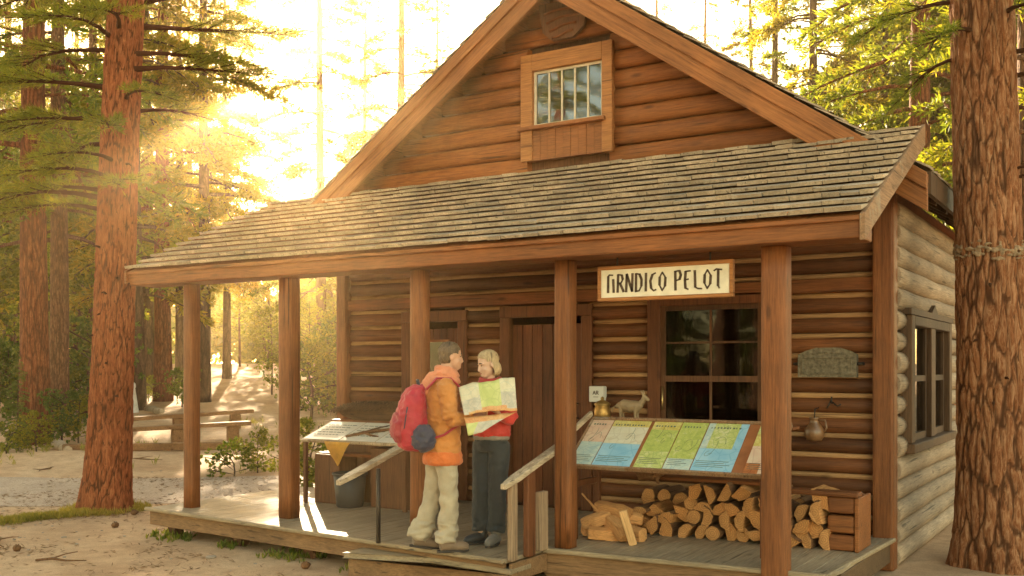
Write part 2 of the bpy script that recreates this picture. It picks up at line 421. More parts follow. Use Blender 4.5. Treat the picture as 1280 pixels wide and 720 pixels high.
# side wall of round logs
mb = MB(); z = 0.0; k = 0
SW = (2.50, 4.85, D+.83, D+2.06)
rr = random.Random(5)
while z < D+3.0:
    r = .106 + rr.uniform(-.010, .012); segs = [(YW+.02, YB)]
    if z+.2 > SW[2]+.03 and z < SW[3]-.03: segs = [(YW+.02, SW[0]-.02), (SW[1]+.02, YB)]
    for a, b in segs:
        n = max(2, int((b-a)/.3)); pts = []; rs = []; ph = rr.random()*40
        for i in range(n+1):
            y = a+(b-a)*i/n
            pts.append((XR-.06+.012*noise.noise(Vector((y*.9, ph, 1))), y, z+.10+.012*noise.noise(Vector((y*.8, ph, 7)))))
            rs.append(r*(1+.05*noise.noise(Vector((y*1.5, ph, 4)))))
        rs[0] *= .93; mb.tube(pts, rs, 14)
    z += .20; k += 1
mb.build('side_wall', M['log_side'], cabin)
mb = MB(); mb.box(XL+.0, XL+.15, YW+.131, YB-.121, 0, D+3.3); mb.box(XL, XR-.1, YB-.12, YB, 0, D+3.3)
mb.box(XR-.17, XR-.15, YW+.131, SW[0], 0, D+3.3); mb.box(XR-.17, XR-.15, SW[1], YB-.121, 0, D+3.3); mb.box(XR-.17, XR-.15, SW[0], SW[1], 0, SW[2])
mb.box(XR-.17, XR-.15, SW[0], SW[1], SW[3], D+3.3)
mb.build('back_wall', M['log_front'], cabin)
mb = MB(); mb.box(XL+.01, XR-.151, YW+.131, YB-.01, D+3.301, D+3.33); mb.build('interior_ceiling', M['cabinet'], cabin)
mb = MB(); mb.box(XL+.16, XR-.18, YW+.14, YB-.13, D-.05, D)
mb.build('interior_floor', M['cabinet'], cabin)
# corner posts
for (x, y, w, z1) in ((.375, YW-.07, .19, D+3.28), (XL-.03, YW-.04, .15, D+3.2)):
    mb = MB(); mb.box(x-w/2, x+w/2, y-w/2, y+w/2, 0.0, z1); mb.build('corner_post', M['post'], cabin, .025, 2)
# frieze boards above the porch wall
mb = MB(); mb.box(XL, XR-.1, YW-.055, YW-.03, D+2.27, D+2.40)
mb.build('frieze_board', M['trimx'], cabin, .006)

# doors
def door(x0, x1, zt, window=False):
    dm = MB(); n = 7; w = (x1-x0-.16)/n
    for i in range(n):
        a = x0+.08+w*i; zt0 = zt-.08
        dm.box(a+.004, a+w-.004, YW+.03+(.006 if i % 2 else 0), YW+.07, D+.02, zt0)
    d_ = dm.build('door', M['door'], cabin, .004)
    fm = MB(); fm.box(x0-.05, x0+.08, YW-.045, YW+.06, D, zt); fm.box(x1-.08, x1+.05, YW-.045, YW+.06, D, zt); fm.box(x0-.05, x1+.05, YW-.05, YW+.06, zt+.001, zt+.13)
    fm.build('door_frame', M['trim'], d_, .008)
    if window:
        wm = MB(); xc = (x0+x1)/2+.03; a, b, c, e = xc-.14, xc+.14, D+1.38, D+1.86
        wm.box(a-.03, a, YW+.01, YW+.035, c-.03, e+.03); wm.box(b, b+.03, YW+.01, YW+.035, c-.03, e+.03)
        wm.box(a, b, YW+.01, YW+.035, c-.03, c); wm.box(a, b, YW+.01, YW+.035, e, e+.03)
        wo = wm.build('door_window', M['beam'], d_)
        pm = MB(); pm.box(a, b, YW+.018, YW+.026, c, e); pm.build('pane', plain('dark pane', (.012,.01,.01), .06, 0, .1, spec=.6), wo)
    hm = MB(); hm.tube([(x1-.16, YW+.03, D+1.0), (x1-.16, YW-.02, D+1.0), (x1-.16, YW-.02, D+1.16), (x1-.16, YW+.03, D+1.16)], .010, 8)
    hm.build('handle', M['iron'], d_)
door(-3.80, -2.72, D+2.12); door(-5.22, -4.36, D+2.10, True)

# front window
def window_front():
    x0, x1, z0, z1 = -1.92, -.74, D+.93, D+2.24
    f = MB(); t = .10
    f.box(x0-.09, x0+.05, YW-.055, YW+.05, z0-.04, z1+.06); f.box(x1-.05, x1+.09, YW-.055, YW+.05, z0-.04, z1+.06)
    f.box(x0+.05, x1-.05, YW-.055, YW+.05, z1-.05, z1+.06)
    w = f.build('window', M['trim'], cabin, .006)
    s = MB(); s.box(x0-.12, x1+.12, YW-.09, YW+.05, z0-.10, z0-.041); s.build('sill', M['trimx'], w, .006)
    m = MB(); a, b = x0+.05, x1-.05; mz = D+1.44
    for (p, q, r_, s_) in ((a, a+.05, z0-.04, z1-.05), (b-.05, b, z0-.04, z1-.05), (a+.05, b-.05, mz-.03, mz+.03), (a+.05, b-.05, z0-.04, z0+.02), (a+.05, b-.05, z1-.10, z1-.05)):
        m.box(p, q, YW-.02, YW+.02, r_, s_)
    xc = (a+b)/2
    m.box(xc-.012, xc+.012, YW-.012, YW+.012, mz+.03, z1-.10); m.box(xc-.012, xc+.012, YW-.012, YW+.012, z0+.02, mz-.03)
    m.box(a+.05, xc-.012, YW-.010, YW+.010, D+1.80, D+1.82); m.box(xc+.012, b-.05, YW-.010, YW+.010, D+1.80, D+1.82)
    m.build('sash', M['cabinet'], w)
    p = MB(); p.box(a+.05, b-.05, YW-.002, YW+.002, z0+.02, z1-.10); p.build('pane', M['pane'], w)
    c = MB(); rings = []                                         # a gathered curtain hangs inside
    for (cx0, cx1) in ((a+.02, a+.30), (b-.42, b-.1)):
        n = 40; fr = [(cx0+(cx1-cx0)*i/n, YW+.09+.018*math.sin(i*1.3)) for i in range(n+1)]
        c.add([(x, y, z) for z in (z0, z1) for x, y in fr], [(i, i+1, n+2+i, n+1+i) for i in range(n)], 0, True)
    c.build('curtain', plain('drab curtain', (.045,.036,.026), .9), w)
    h = MB(); h.tube([(a+.025, YW-.035, D+1.12), (a+.025, YW-.04, D+1.2), (a+.025, YW-.035, D+1.36)], .010, 8); h.build('latch', plain('brass', (.5,.36,.16), .35, .9), w)
window_front()

# gable window with board panel under it
def window_gable():
    x0, x1, z0, z1 = -3.56, -2.417, D+3.87, D+5.06; a, b, c, e = -3.41, -2.54, D+4.25, D+4.87
    f = MB(); y0 = YW-.06
    f.box(x0, a, y0, YW+.06, z0, z1); f.box(b, x1, y0, YW+.06, z0, z1); f.box(a, b, y0, YW+.06, e, z1)
    w = f.build('window', M['rake'], cabin, .006)
    s = MB(); s.box(x0-.02, b+.05, y0-.05, YW+.05, c-.045, c-.001); s.build('sill', M['beam'], w, .006)
    pn = MB(); n = 9
    for i in range(n):
        xa = a+(b-a)*i/n; pn.box(xa+.002, xa+(b-a)/n-.002, y0+.018+(.004 if i % 2 else 0), YW+.05, z0, c-.046)
    pn.build('board_panel', M['beam'], w)
    m = MB(); white = M['sashwhite']
    m.box(a+.001, a+.03, YW-.01, YW+.03, c, e-.001); m.box(b-.03, b-.001, YW-.01, YW+.03, c, e-.001)
    m.box(a+.03, b-.03, YW-.01, YW+.03, c, c+.03); m.box(a+.03, b-.03, YW-.01, YW+.03, e-.03, e-.001)
    for k in range(1, 5):
        xc = a+.03+(b-a-.06)*k/5; m.box(xc-.010, xc+.010, YW-.006, YW+.022, c+.03, e-.03)
    m.build('sash', white, w)
    p = MB(); p.box(a+.03, b-.03, YW+.006, YW+.012, c+.03, e-.03); p.build('pane', M['pane_gable'], w)
M['sashwhite'] = plain('cream paint', (.62,.52,.38), .6)
window_gable()

# side window, double, with peaked head trim
def window_side():
    y0, y1, z0, z1 = SW; x = XR+.05; f = MB()
    f.box(x-.14, x+.03, y0-.02, y0+.14, z0, z1); f.box(x-.14, x+.03, y1-.14, y1+.02, z0, z1)
    ym = y0+.52*(y1-y0)
    f.box(x-.14, x+.02, ym-.12, ym+.12, z0, z1); f.box(x-.14, x+.03, y0+.14, y1-.14, z1-.10, z1)
    w = f.build('window', M['cabinet2'], cabin, .008)
    s = MB(); s.box(x-.14, x+.07, y0-.10, y1+.10, z0-.09, z0-.001); s.build('sill', M['cabinet2'], w, .008)
    h = MB(); y = [y0-.08, ym-.18, ym, ym+.18, y1+.08]; zt = [z1+.06, z1+.06, z1+.15, z1+.06, z1+.06]
    fr = [(x+.035, a, z1+.002) for a in y] + [(x+.035, a, b) for a, b in reversed(list(zip(y, zt)))]
    bk = [(x-.10, p[1], p[2]) for p in fr]; nn = len(fr)
    h.add(fr+bk, [tuple(range(nn)), tuple(reversed(range(nn, 2*nn)))] + [(i, (i+1) % nn, nn+(i+1) % nn, nn+i) for i in range(nn)])
    h.build('head_trim', M['cabinet2'], w)
    m = MB()
    for a, b in ((y0+.14, ym-.12), (ym+.12, y1-.14)):
        m.box(x-.08, x-.03, a, a+.07, z0, z1-.1); m.box(x-.08, x-.03, b-.07, b, z0, z1-.1)
        m.box(x-.08, x-.03, a+.07, b-.07, z0, z0+.07); m.box(x-.08, x-.03, a+.07, b-.07, (z0+z1)/2-.03, (z0+z1)/2+.03)
    m.build('sash', M['cabinet2'], w)
    p = MB(); p.box(x-.062, x-.056, y0+.14, y1-.14, z0, z1-.1); p.build('pane', M['pane'], w)
M['cabinet2x'] = wood('dull grey brown timber', (.16,.10,.06), (.34,.235,.15), 'Z', .8, worn=(.2,.13,.08))
M['cabinet2'] = wood('dark brown side trim', (.055,.028,.014), (.12,.066,.034), 'Z', .7)
window_side()

# ---- shingles
def shingle_field(mb, x0, x1, P, nrows, seed, wlo=.09, whi=.19, L=.36, th=.022, rowf=None, jit=.08):
    """P(u, v) -> Vector on the slope, u along the eave, v in 0..1 up the slope; third value lifts off the slope."""
    rr = random.Random(seed)
    for r in range(nrows):
        v0 = r/nrows; x = x0
        while x < x1-.02:
            w = rr.uniform(wlo, whi); xe = min(x+w, x1)
            if x1-xe < .04: xe = x1
            if not rowf or rowf((x+xe)/2, v0):
                j = rr.uniform(-jit, jit)/nrows*(3 if rr.random() < .06 else 1); v1 = min(1.0, v0+1.35/nrows)
                t = th*rr.uniform(.8, 1.2); g = .003
                va = max(v0+j, -.02)
                sk = rr.uniform(-.05, .05)/nrows
                pts = [P(x+g, va, .004+th*1.2), P(xe-g, va+sk, .004+th*1.2), P(xe-g, v1, .002), P(x+g, v1, .002),
                       P(x+g, va, .004+th*1.2+t), P(xe-g, va+sk, .004+th*1.2+t*rr.uniform(.8, 1.2)), P(xe-g, v1, .008), P(x+g, v1, .008)]
                mb.hexa(pts)
            x = xe
# porch roof
PX0, PX1 = -7.34, .70
EY0, EY1 = -.30, YW-.07
def PP(u, v, h):
    y = EY0+(EY1-EY0)*v; n = Vector((0, -.47, 1)).normalized()
    return Vector((u, y, porchz(y)-.03)) + n*h
mb = MB(); a, b = Vector((0, EY0+.02, 0)), None
def slab(mb, x0, x1, y0, y1, zf, t):
    mb.hexa([(x0,y0,zf(y0)-t),(x1,y0,zf(y0)-t),(x1,y1,zf(y1)-t),(x0,y1,zf(y1)-t),(x0,y0,zf(y0)),(x1,y0,zf(y0)),(x1,y1,zf(y1)),(x0,y1,zf(y1))])
slab(mb, PX0+.02, PX1-.02, EY0+.02, EY1+.04, lambda y: porchz(y)-.032, .03)
pr = mb.build('porch_roof', M['soffit'], cabin)
mb = MB(); shingle_field(mb, PX0, PX1, PP, 13, 21, .12, .28, th=.030, jit=.035)
mb.build('shingles', M['shingle'], pr)
xx = PX0+.25
while xx < PX1:
    mb = MB(); slab(mb, xx-.035, xx+.035, .12, EY1-.02, lambda y: porchz(y)-.064, .11); xx += .62
    mb.build('rafter', M['soffit'], pr)
mb = MB(); slab(mb, PX1-.018, PX1+.02, EY0-.01, EY1+.02, lambda y: porchz(y)-.012, .19); mb.build('barge_board', M['barge'], pr, .004)
mb = MB(); slab(mb, PX0-.02, PX0+.018, EY0-.01, EY1+.02, lambda y: porchz(y)-.012, .15); mb.build('barge_board', M['beam'], pr, .004)
mb = MB(); mb.box(PX0+.02, PX1-.02, EY0+.001, EY0+.026, D+2.60, D+2.636); mb.build('eave_board', M['beam'], pr, .004)
mb = MB(); mb.box(PX0+.02, PX1-.02, -.27, .10, D+2.478, D+2.622); mb.build('beam', M['beam'], cabin, .015, 2)
# porch posts
for (x, w, y) in ((-6.60,.145,0), (-5.12,.175,0), (-3.43,.175,0), (-1.857,.16,0), (0,.20,-.03)):
    mb = MB(); n = 10; r = w/2; rings = []
    sq = .80 if x in (-3.43,) else .42
    z0 = D-.0 if x != 0 else .0
    for i in range(n+1):
        z = z0+(D+2.476-z0)*i/n; rg = []
        for j in range(24):
            a = 2*math.pi*j/24; c, s = math.cos(a), math.sin(a)
            e = sq
            px = r*math.copysign(abs(c)**e, c); py = r*math.copysign(abs(s)**e, s)
            k = 1+.03*noise.noise(Vector((x*3, z*1.2, j*.35)))
            rg.append((x+px*k+.006*noise.noise(Vector((z*.7, x, 2))), y+py*k, z))
        rings.append(rg)
    mb.ring(rings, 0, True, True); mb.build('porch_post', M['post'], cabin)

# main roof
MY0, MY1 = 1.72, YB+.4
for s, xe in ((-1, -6.85), (1, .80)):
    half = abs(xe-PKX)
    if s == -1: xcut = -6.42
    else: xcut = .80
    def RP(u, v, h, s=s, half=half):
        x = PKX + s*half*(1-v); n = Vector((s*SL, 0, 1)).normalized()
        return Vector((x, u, PKZ-SL*half*(1-v))) + n*h
    mb = MB()
    p = lambda x, y, t: (x, y, roofz(x)-t)
    xs_ = (xcut, PKX) if s == -1 else (PKX, xcut)
    mb.hexa([p(xs_[0],MY0,.10),p(xs_[1],MY0,.10),p(xs_[1],MY1,.10),p(xs_[0],MY1,.10),p(xs_[0],MY0,.03),p(xs_[1],MY0,.03),p(xs_[1],MY1,.03),p(xs_[0],MY1,.03)])
    rf = mb.build('roof', M['soffit'], cabin)
    mb = MB(); shingle_field(mb, MY0-.06, MY1, RP, 21, 31+s, .12, .24, th=.016, rowf=lambda u, v, s=s, half=half: not (s == -1 and PKX-half*(1-v) < -6.5))
    mb.build('shingles', M['shingle'], rf)
    # rake boards: a wide one and a narrow one proud of it
    def rake(y0, y1, t0, t1):
        m_ = MB(); x0, x1 = xs_
        m_.hexa([(x0,y0,roofz(x0)-t1),(x1,y0,roofz(x1)-t1),(x1,y1,roofz(x1)-t1),(x0,y1,roofz(x0)-t1),(x0,y0,roofz(x0)-t0),(x1,y0,roofz(x1)-t0),(x1,y1,roofz(x1)-t0),(x0,y1,roofz(x0)-t0)])
        return m_
    rake(MY0-.045, MY0-.002, .035, .36).build('rake_board', M['rake_l' if s == -1 else 'rake_r'], rf, .006)
    rake(MY0-.075, MY0-.047, .02, .17).build('rake_board', M['rake_l' if s == -1 else 'rake_r'], rf, .006)
    # eave underside boxed in at the right
    if s == 1:
        mb = MB(); mb.box(xe-.02, xe+.02, MY0+.01, MY1, roofz(xe)-.20, roofz(xe)-.0); mb.build('eave_board', M['cabinet2'], rf)
        yy = MY0+.6
        while yy < MY1:
            mb = MB(); mb.hexa([(XR-.05,yy-.04,roofz(XR)-.24),(xe-.03,yy-.04,roofz(xe)-.22),(xe-.03,yy+.04,roofz(xe)-.22),(XR-.05,yy+.04,roofz(XR)-.24),(XR-.05,yy-.04,roofz(XR)-.102),(xe-.03,yy-.04,roofz(xe)-.102),(xe-.03,yy+.04,roofz(xe)-.102),(XR-.05,yy+.04,roofz(XR)-.102)]); yy += .6
            mb.build('rafter', M['cabinet2'], rf)

# carved plaque under the peak
mb = MB(); fr = []
shape = [(-.30,.42),(.30,.42),(.25,.12),(.12,.02),(-.14,.02),(-.25,.12)]
def prism_y(mb, pts, y0, y1, mi=0):
    n = len(pts); a = [(x, y0, z) for x, z in pts]; b = [(x, y1, z) for x, z in pts]
    mb.add(a+b, [tuple(range(n)), tuple(reversed(range(n, 2*n)))] + [(i, (i+1) % n, n+(i+1) % n, n+i) for i in range(n)], mi)
PQZ = D+5.14
prism_y(mb, [(PKX+.04+x, PQZ+z) for x, z in shape], YW-.10, YW-.045)
pq = mb.build('gable_plaque', M['cabinet'], cabin, .008)
for k in range(4):
    m_ = MB(); zz = PQZ+.06+.09*k; w = .13+.035*k
    m_.tube([(PKX+.04+w*t, YW-.105-.008*(1-t*t), zz+.012*math.sin(t*3+k)+.02*t) for t in (-1,-.6,-.2,.2,.6,1)], .016, 8); m_.build('plaque_slat', M['trimx'], pq)

# ---- deck
def front_edge(x):
    if x < -1.99: return -.25-(x+7.0)*.0998
    return -.14 + (x+1.99)*.0598
mb = MB(); x = -7.0; rr = random.Random(4)
while x < .40:
    w = .14; xe = min(x+w, .42); xm = (x+xe)/2
    yf = front_edge(xm) if xm < .34 else .2
    if x < -1.99 < xe: xe = -1.99; yf = front_edge(x)
    yf0, yf1 = front_edge(x+.001), front_edge(xe-.001)
    if xm > .30: yf0 += .1; yf1 += .3
    g = .0025; zt = D - rr.uniform(0, .003)
    mb.hexa([(x+g,yf0,D-.035),(xe-g,yf1,D-.035),(xe-g,YW-.02,D-.035),(x+g,YW-.02,D-.035),(x+g,yf0,zt),(xe-g,yf1,zt),(xe-g,YW-.02,zt),(x+g,YW-.02,zt)]); x = xe
deck = mb.build('porch_deck', M['deck'], cabin, .003)
mb = MB()
def fboard(a, b, z0, z1, t=.035, m_=None):
    m_.bar((a[0],a[1],(z0+z1)/2), (b[0],b[1],(z0+z1)/2), t, z1-z0)
fboard((-7.0,-.225), (-2.02,-.722), D-.19, D-.037, .04, mb)
fboard((-2.0,-.115), (.31,.018), D-.22, D-.037, .04, mb)
fboard((-1.97,-.14), (-1.97,-.72), D-.19, D-.037, .03, mb)
fboard((-6.98,-.20), (-6.98,2.0), D-.19, D-.037, .04, mb)
fboard((.40,.25), (.42,1.98), D-.22, D-.037, .04, mb)
mb.build('fascia', M['fascia'], deck, .005)
mb = MB()
fboard((-7.03,-.275), (-1.99,-.780), D-.034, D+.006, .055, mb)
fboard((-1.985,-.165), (.37,-.012), D-.034, D+.008, .06, mb)
fboard((.36,-.0), (.455,1.98), D-.034, D+.006, .06, mb)
mb.build('edge_board', M['deckx'], deck, .010)
mb = MB()
for x in (-6.75,-5.6,-4.5,-3.4,-2.3,-1.2,.1): mb.box(x-.06, x+.06, front_edge(x)+.12, front_edge(x)+.24, -.05, D-.05)
mb.box(-6.9, .3, 1.9, 2.0, -.05, D-.04)
mb.build('foundation_block', M['cabinet'], deck)
# lower skirting on the right so the firewood platform reads as a box
mb = MB(); fboard((-1.99,-.10), (.30,.032), .0, D-.222, .03, mb); mb.build('skirting', M['fascia'], deck, .004)
# step
st = MB()
ya = lambda x: front_edge(x)-.30
st.hexa([(-3.60,ya(-3.6),.175),(-1.95,ya(-1.95)+.02,.175),(-1.95,-.755,.175),(-3.60,-.615,.175),(-3.60,ya(-3.6),.222),(-1.95,ya(-1.95)+.02,.222),(-1.95,-.755,.222),(-3.60,-.615,.222)])
so = st.build('step', M['deckx'], cabin, .008)
st = MB(); st.hexa([(-3.57,ya(-3.6)+.03,-.02),(-1.97,ya(-1.95)+.05,-.02),(-1.97,-.76,-.02),(-3.57,-.62,-.02),(-3.57,ya(-3.6)+.03,.174),(-1.97,ya(-1.95)+.05,.174),(-1.97,-.76,.174),(-3.57,-.62,.174)])
st.build('riser', M['fascia'], so, .004)
# handrails
def handrail(p0, p1, posts, w=.10, t=.045, mat_=None):
    m_ = MB(); a, b = Vector(p0), Vector(p1); n = 6; pts = []
    d = (b-a); sd = Vector((d.y, -d.x, 0)).normalized()
    rings = []
    for i in range(n+1):
        q = a+d*i/n; k = w/2*(1+.12*noise.noise(q*6)) * (.55 if i == 0 else 1); h = t/2
        rings.append([q-sd*k-Vector((0,0,h)), q+sd*k-Vector((0,0,h)), q+sd*k*.95+Vector((0,0,h)), q-sd*k*.95+Vector((0,0,h))])
    m_.ring(rings, 0, False, True)
    return m_.build('handrail', M['railwood'], cabin, .006)
hr = handrail((-3.44,-1.14,D+.57), (-3.45,-.10,D+.86), [])
mb = MB(); mb.tube([(-3.36,-.70,D), (-3.36,-.70,D+.66)], .020, 8); mb.build('rail_post', M['iron'], hr)
hr = handrail((-1.95,-.86,D+.60), (-1.99,.28,D+.90), [])
mb = MB(); mb.box(-1.99,-1.94,-.74,-.65, D-.02, D+.645); mb.build('rail_post', M['cabinet2x'], hr, .008)
mb = MB(); mb.box(-1.985,-1.93,-.50,-.38, D-.02, D+.70); mb.build('rail_post', M['trim'], hr, .008)
mb = MB(); mb.box(-1.985,-1.93,-.30,-.17, D, D+.50); mb.build('rail_board', M['cabinet2x'], hr, .006)
mb = MB(); mb.box(-2.10,-2.06,-.10,.06, D, D+.40); mb.build('rail_board', M['greywood'], hr, .006)

# ------------------------------------------------------------------ signs
M['cream'] = plain('cream sign paint', (.78,.70,.54), .6, 0, .12, 9, .15)
M['ink'] = plain('dark brown lettering paint', (.085,.05,.03), .6, 0, .5, 40)
M['white'] = plain('white enamel', (.72,.70,.66), .45, 0, .05)
GL = {
 'G': [[(0,0),(.02,.92),(.12,1),(.42,.98)], [(.5,0),(.46,.74)]],
 'R': [[(.05,0),(.1,1),(.42,.96),(.5,.72),(.36,.52),(.08,.5)], [(.26,.5),(.58,.02)]],
 'N': [[(.0,0),(.06,1),(.52,.02),(.56,1.02)]],
 'D': [[(.05,0),(.06,1),(.36,.96),(.54,.66),(.52,.3),(.34,.04),(.0,.0)]],
 'I': [[(.1,0),(.12,1)]],
 'C': [[(.5,.98),(.24,.9),(.06,.55),(.14,.14),(.34,.0),(.54,.06)]],
 'O': [[(.28,1),(.06,.74),(.04,.3),(.26,.0),(.5,.24),(.54,.7),(.28,1)]],
 'P': [[(.08,-.02),(.06,1.02)], [(.0,1.0),(.4,1.04),(.52,.8),(.42,.56),(.1,.5)]],
 'E': [[(.5,1.0),(.12,.98),(.06,.5),(.1,.06),(.32,.0)], [(.08,.52),(.34,.55)]],
 'L': [[(.06,1.0),(.1,.1),(.3,.02),(.62,.0)]],
 'T': [[(.0,.94),(.2,1.02),(.62,.98)], [(.34,1.0),(.32,.12),(.42,.0)]],
}
def stroke(mb, pts, y, w, x0, z0, sx, sz, t=.004):
    for (a, b) in zip(pts[:-1], pts[1:]):
        A = Vector((x0+a[0]*sx, y, z0+a[1]*sz)); B = Vector((x0+b[0]*sx, y, z0+b[1]*sz))
        d = (B-A).normalized()*w*.3
        mb.bar(A-d, B+d, t, w, up=(0,1,0) if False else (B-A).cross(Vector((0,1,0))))
sign = empty('name_sign', (-.95, .02, D+2.26), 0, 'long cream sign with brown capitals in an orange wood frame under the porch beam', 'sign')
W2, H2 = .597, .149
mb = MB(); mb.box(-W2+.03, W2-.03, -.012, .012, -H2+.03, H2-.03); mb.build('board', M['cream'], sign)
mb = MB(); mb.box(-W2, W2, -.025, .02, H2-.032, H2); mb.box(-W2, W2, -.025, .02, -H2, -H2+.032)
mb.box(-W2, -W2+.032, -.025, .02, -H2+.032, H2-.032); mb.box(W2-.032, W2, -.025, .02, -H2+.032, H2-.032)
mb.build('frame', M['rake'], sign, .005)
mb = MB(); x = -.50; cw = {'I': .045}
for ch in 'GRNDICO PELOT':
    if ch == ' ': x += .052; continue
    w = cw.get(ch, .084)
    for s in GL[ch]:
        n0 = len(mb.v)
        for (a, b) in zip(s[:-1], s[1:]):
            vert = abs(b[1]-a[1]) > abs(b[0]-a[0])*1.5
            A = Vector((x+a[0]*.105, -.0145, -.074+a[1]*.148)); B = Vector((x+b[0]*.105, -.0145, -.074+b[1]*.148))
            mb.bar(A-(B-A).normalized()*.003, B+(B-A).normalized()*.003, .004, .021 if vert else .0125, up=(B-A).cross(Vector((0,1,0))))
    x += w
mb.build('lettering', M['ink'], sign)
for xx in (-.42, .40):
    mb = MB(); mb.tube([(xx,0,H2-.01), (xx,.0,D+2.48-(D+2.26))], .008, 8); mb.build('hanger', M['iron'], sign)

bx = empty('notice_box', (-2.585, YW-.075, D+1.27), 0, 'small white square box with black letters fixed beside the door frame', 'notice box')
mb = MB(); mb.box(-.085,.085,-.03,.065,-.085,.085); mb.build('case', M['white'], bx, .008)
mb = MB()
for s in ([(0,0),(.3,1),(.6,0)], [(.12,.4),(.48,.4)], [(.8,0),(.8,1),(1.2,.9),(1.2,.6),(.82,.5)], [(.95,.5),(1.3,0)]):
    for a, b in zip(s[:-1], s[1:]):
        A = Vector((-.035+a[0]*.052, -.0315, -.005+a[1]*.04)); B = Vector((-.035+b[0]*.052, -.0315, -.005+b[1]*.04))
        mb.bar(A, B, .003, .007, up=(B-A).cross(Vector((0,1,0))))
mb.bar((-.03,-.0315,-.03), (.03,-.0315,-.03), .003, .005, up=(0,0,1))
mb.build('lettering', M['ink'], bx)

# carved stone plaque on the right of the wall
stone = plain('grey carved stone', (.17,.14,.095), .85, 0, .55, 30, .8)
pq = empty('wall_plaque', (-.145, YW-.07, D+1.59), 0, 'grey carved plaque with an arched top on the log wall near the corner post', 'plaque')
mb = MB(); pts = [(-.27,-.125),(.27,-.125),(.27,.085),(.20,.12),(.10,.15),(-.10,.15),(-.20,.12),(-.27,.085)]
prism_y(mb, pts, -.035, .04)
mb.box(-.235,.235,-.046,-.034,-.10,-.082); mb.box(-.235,.235,-.046,-.034,.05,.066); mb.box(-.235,-.22,-.046,-.034,-.081,.049); mb.box(.22,.235,-.046,-.034,-.081,.049)
rr = random.Random(2)
for row in (0, 1):
    x = -.18
    while x < .18:
        w = rr.uniform(.012, .03); z = .022-row*.058
        mb.bar((x,-.037,z-.018), (x+rr.uniform(-.01,.02),-.037,z+.018), .008, .008, up=(1,0,0)); mb.bar((x,-.037,z+rr.choice((-.016,.0,.016))), (x+w,-.037,z+rr.uniform(-.016,.016)), .008, .007, up=(0,0,1)); x += w+.013
for k in range(5): mb.ell((-.12+.06*k,-.035,.098+.012*math.cos((k-2)*.8)), (.024,.012,.012), n=8)
mb.build('slab', stone, pq, .003)
for xx in (-.30,.30):
    mb = MB(); mb.tube([(xx*.85,.0,-.0),(xx*1.1,.03,-.0)], .014, 8); mb.build('bracket', M['iron'], pq)
# bell-shaped jug hung on the wall
brownclay = plain('brown glazed clay', (.20,.10,.045), .3, 0, .4, 9, .2, .6)
jg = empty('hanging_jug', (-.24, YW-.18, D+.86), 0, 'brown clay jug hanging on the log wall right of the front post', 'jug')
mb = MB(); mb.lathe([(.02,0),(.07,.01),(.095,.06),(.085,.12),(.045,.17),(.04,.21),(.055,.225),(.05,.225),(.035,.21)], n=20); mb.build('body', brownclay, jg)
mb = MB(); mb.tube([(.04,0,.20),(.10,0,.20),(.115,0,.13),(.085,0,.08)], .010, 8); mb.build('handle', brownclay, jg)
mb = MB(); mb.tube([(0,0,.22),(0,.02,.30),(0,.14,.31)], .006, 8); mb.build('hook', M['iron'], jg)
hk = MB(); hk.tube([(0,0,0),(0,-.06,0),(0,-.075,.02),(0,-.075,.06)], .008, 8); hk.tube([(0,-.02,0),(.05,-.05,-.03),(.08,-.05,-.01)], .007, 8)
hk.tube([(-.01,-.05,.03),(-.03,-.055,-.02),(-.05,-.05,-.05)], .008, 8)
o = hk.build('wall_hook', M['iron']); o.location = (-.10, YW-.03, D+1.22); tag(o, 'small forked iron hook on the logs below the grey plaque', 'hook')

# ------------------------------------------------------------------ right display board
def mapmat(name, stops, scale=9, seed=0, lines=(.2,.3,.25)):
    m, nt, b = new_mat(name); v = coords(nt, (1,1,1))
    mp = nt.nodes.new('ShaderNodeMapping'); mp.inputs['Location'].default_value = (seed*3.1, seed*1.7, 0); nt.links.new(v, mp.inputs['Vector'])
    n = noise_n(nt, mp.outputs[0], scale, 6, .6, .8)
    c = ramp(nt, n, stops)
    vo = N(nt, 'ShaderNodeTexVoronoi', Scale=scale*1.6); vo.feature = 'DISTANCE_TO_EDGE'; nt.links.new(mp.outputs[0], vo.inputs['Vector'])
    c = mixc(nt, ramp(nt, vo.outputs['Distance'], [(.02, (.55,.55,.55)), (.05, (0,0,0))]), c, lines)
    nt.links.new(c, b.inputs['Base Color']); b.inputs['Roughness'].default_value = .35; return m
cream3 = [(.3, (.72,.62,.44)), (.7, (.80,.74,.58))]
green = [(.3, (.46,.52,.16)), (.5, (.60,.62,.22)), (.7, (.74,.70,.42))]
M['print'] = plain('grey print', (.14,.16,.12), .7)
MM = dict(
 pink=mapmat('pink map area', [(.3,(.75,.45,.32)),(.7,(.80,.62,.45))], 6, 1, (.6,.35,.25)),
 blue=mapmat('blue lake area', [(.3,(.26,.52,.70)),(.7,(.44,.66,.78))], 5, 2, (.2,.45,.62)),
 green=mapmat('green map area', green, 12, 3, (.25,.35,.08)),
 lime=mapmat('lime map area', [(.3,(.42,.48,.12)),(.55,(.56,.59,.16)),(.75,(.68,.65,.34))], 16, 4, (.3,.4,.1)),
 cream=mapmat('cream map area', cream3, 8, 5, (.6,.5,.35)),
 yellow=mapmat('yellow map area', [(.3,(.60,.46,.08)),(.7,(.78,.68,.30))], 14, 6, (.5,.3,.1)),
 pale=mapmat('pale blue map area', [(.3,(.45,.58,.55)),(.7,(.72,.74,.62))], 9, 7, (.3,.45,.5)),
 red=mapmat('rust red area', [(.3,(.42,.12,.04)),(.7,(.60,.24,.09))], 8, 8, (.3,.08,.03)))
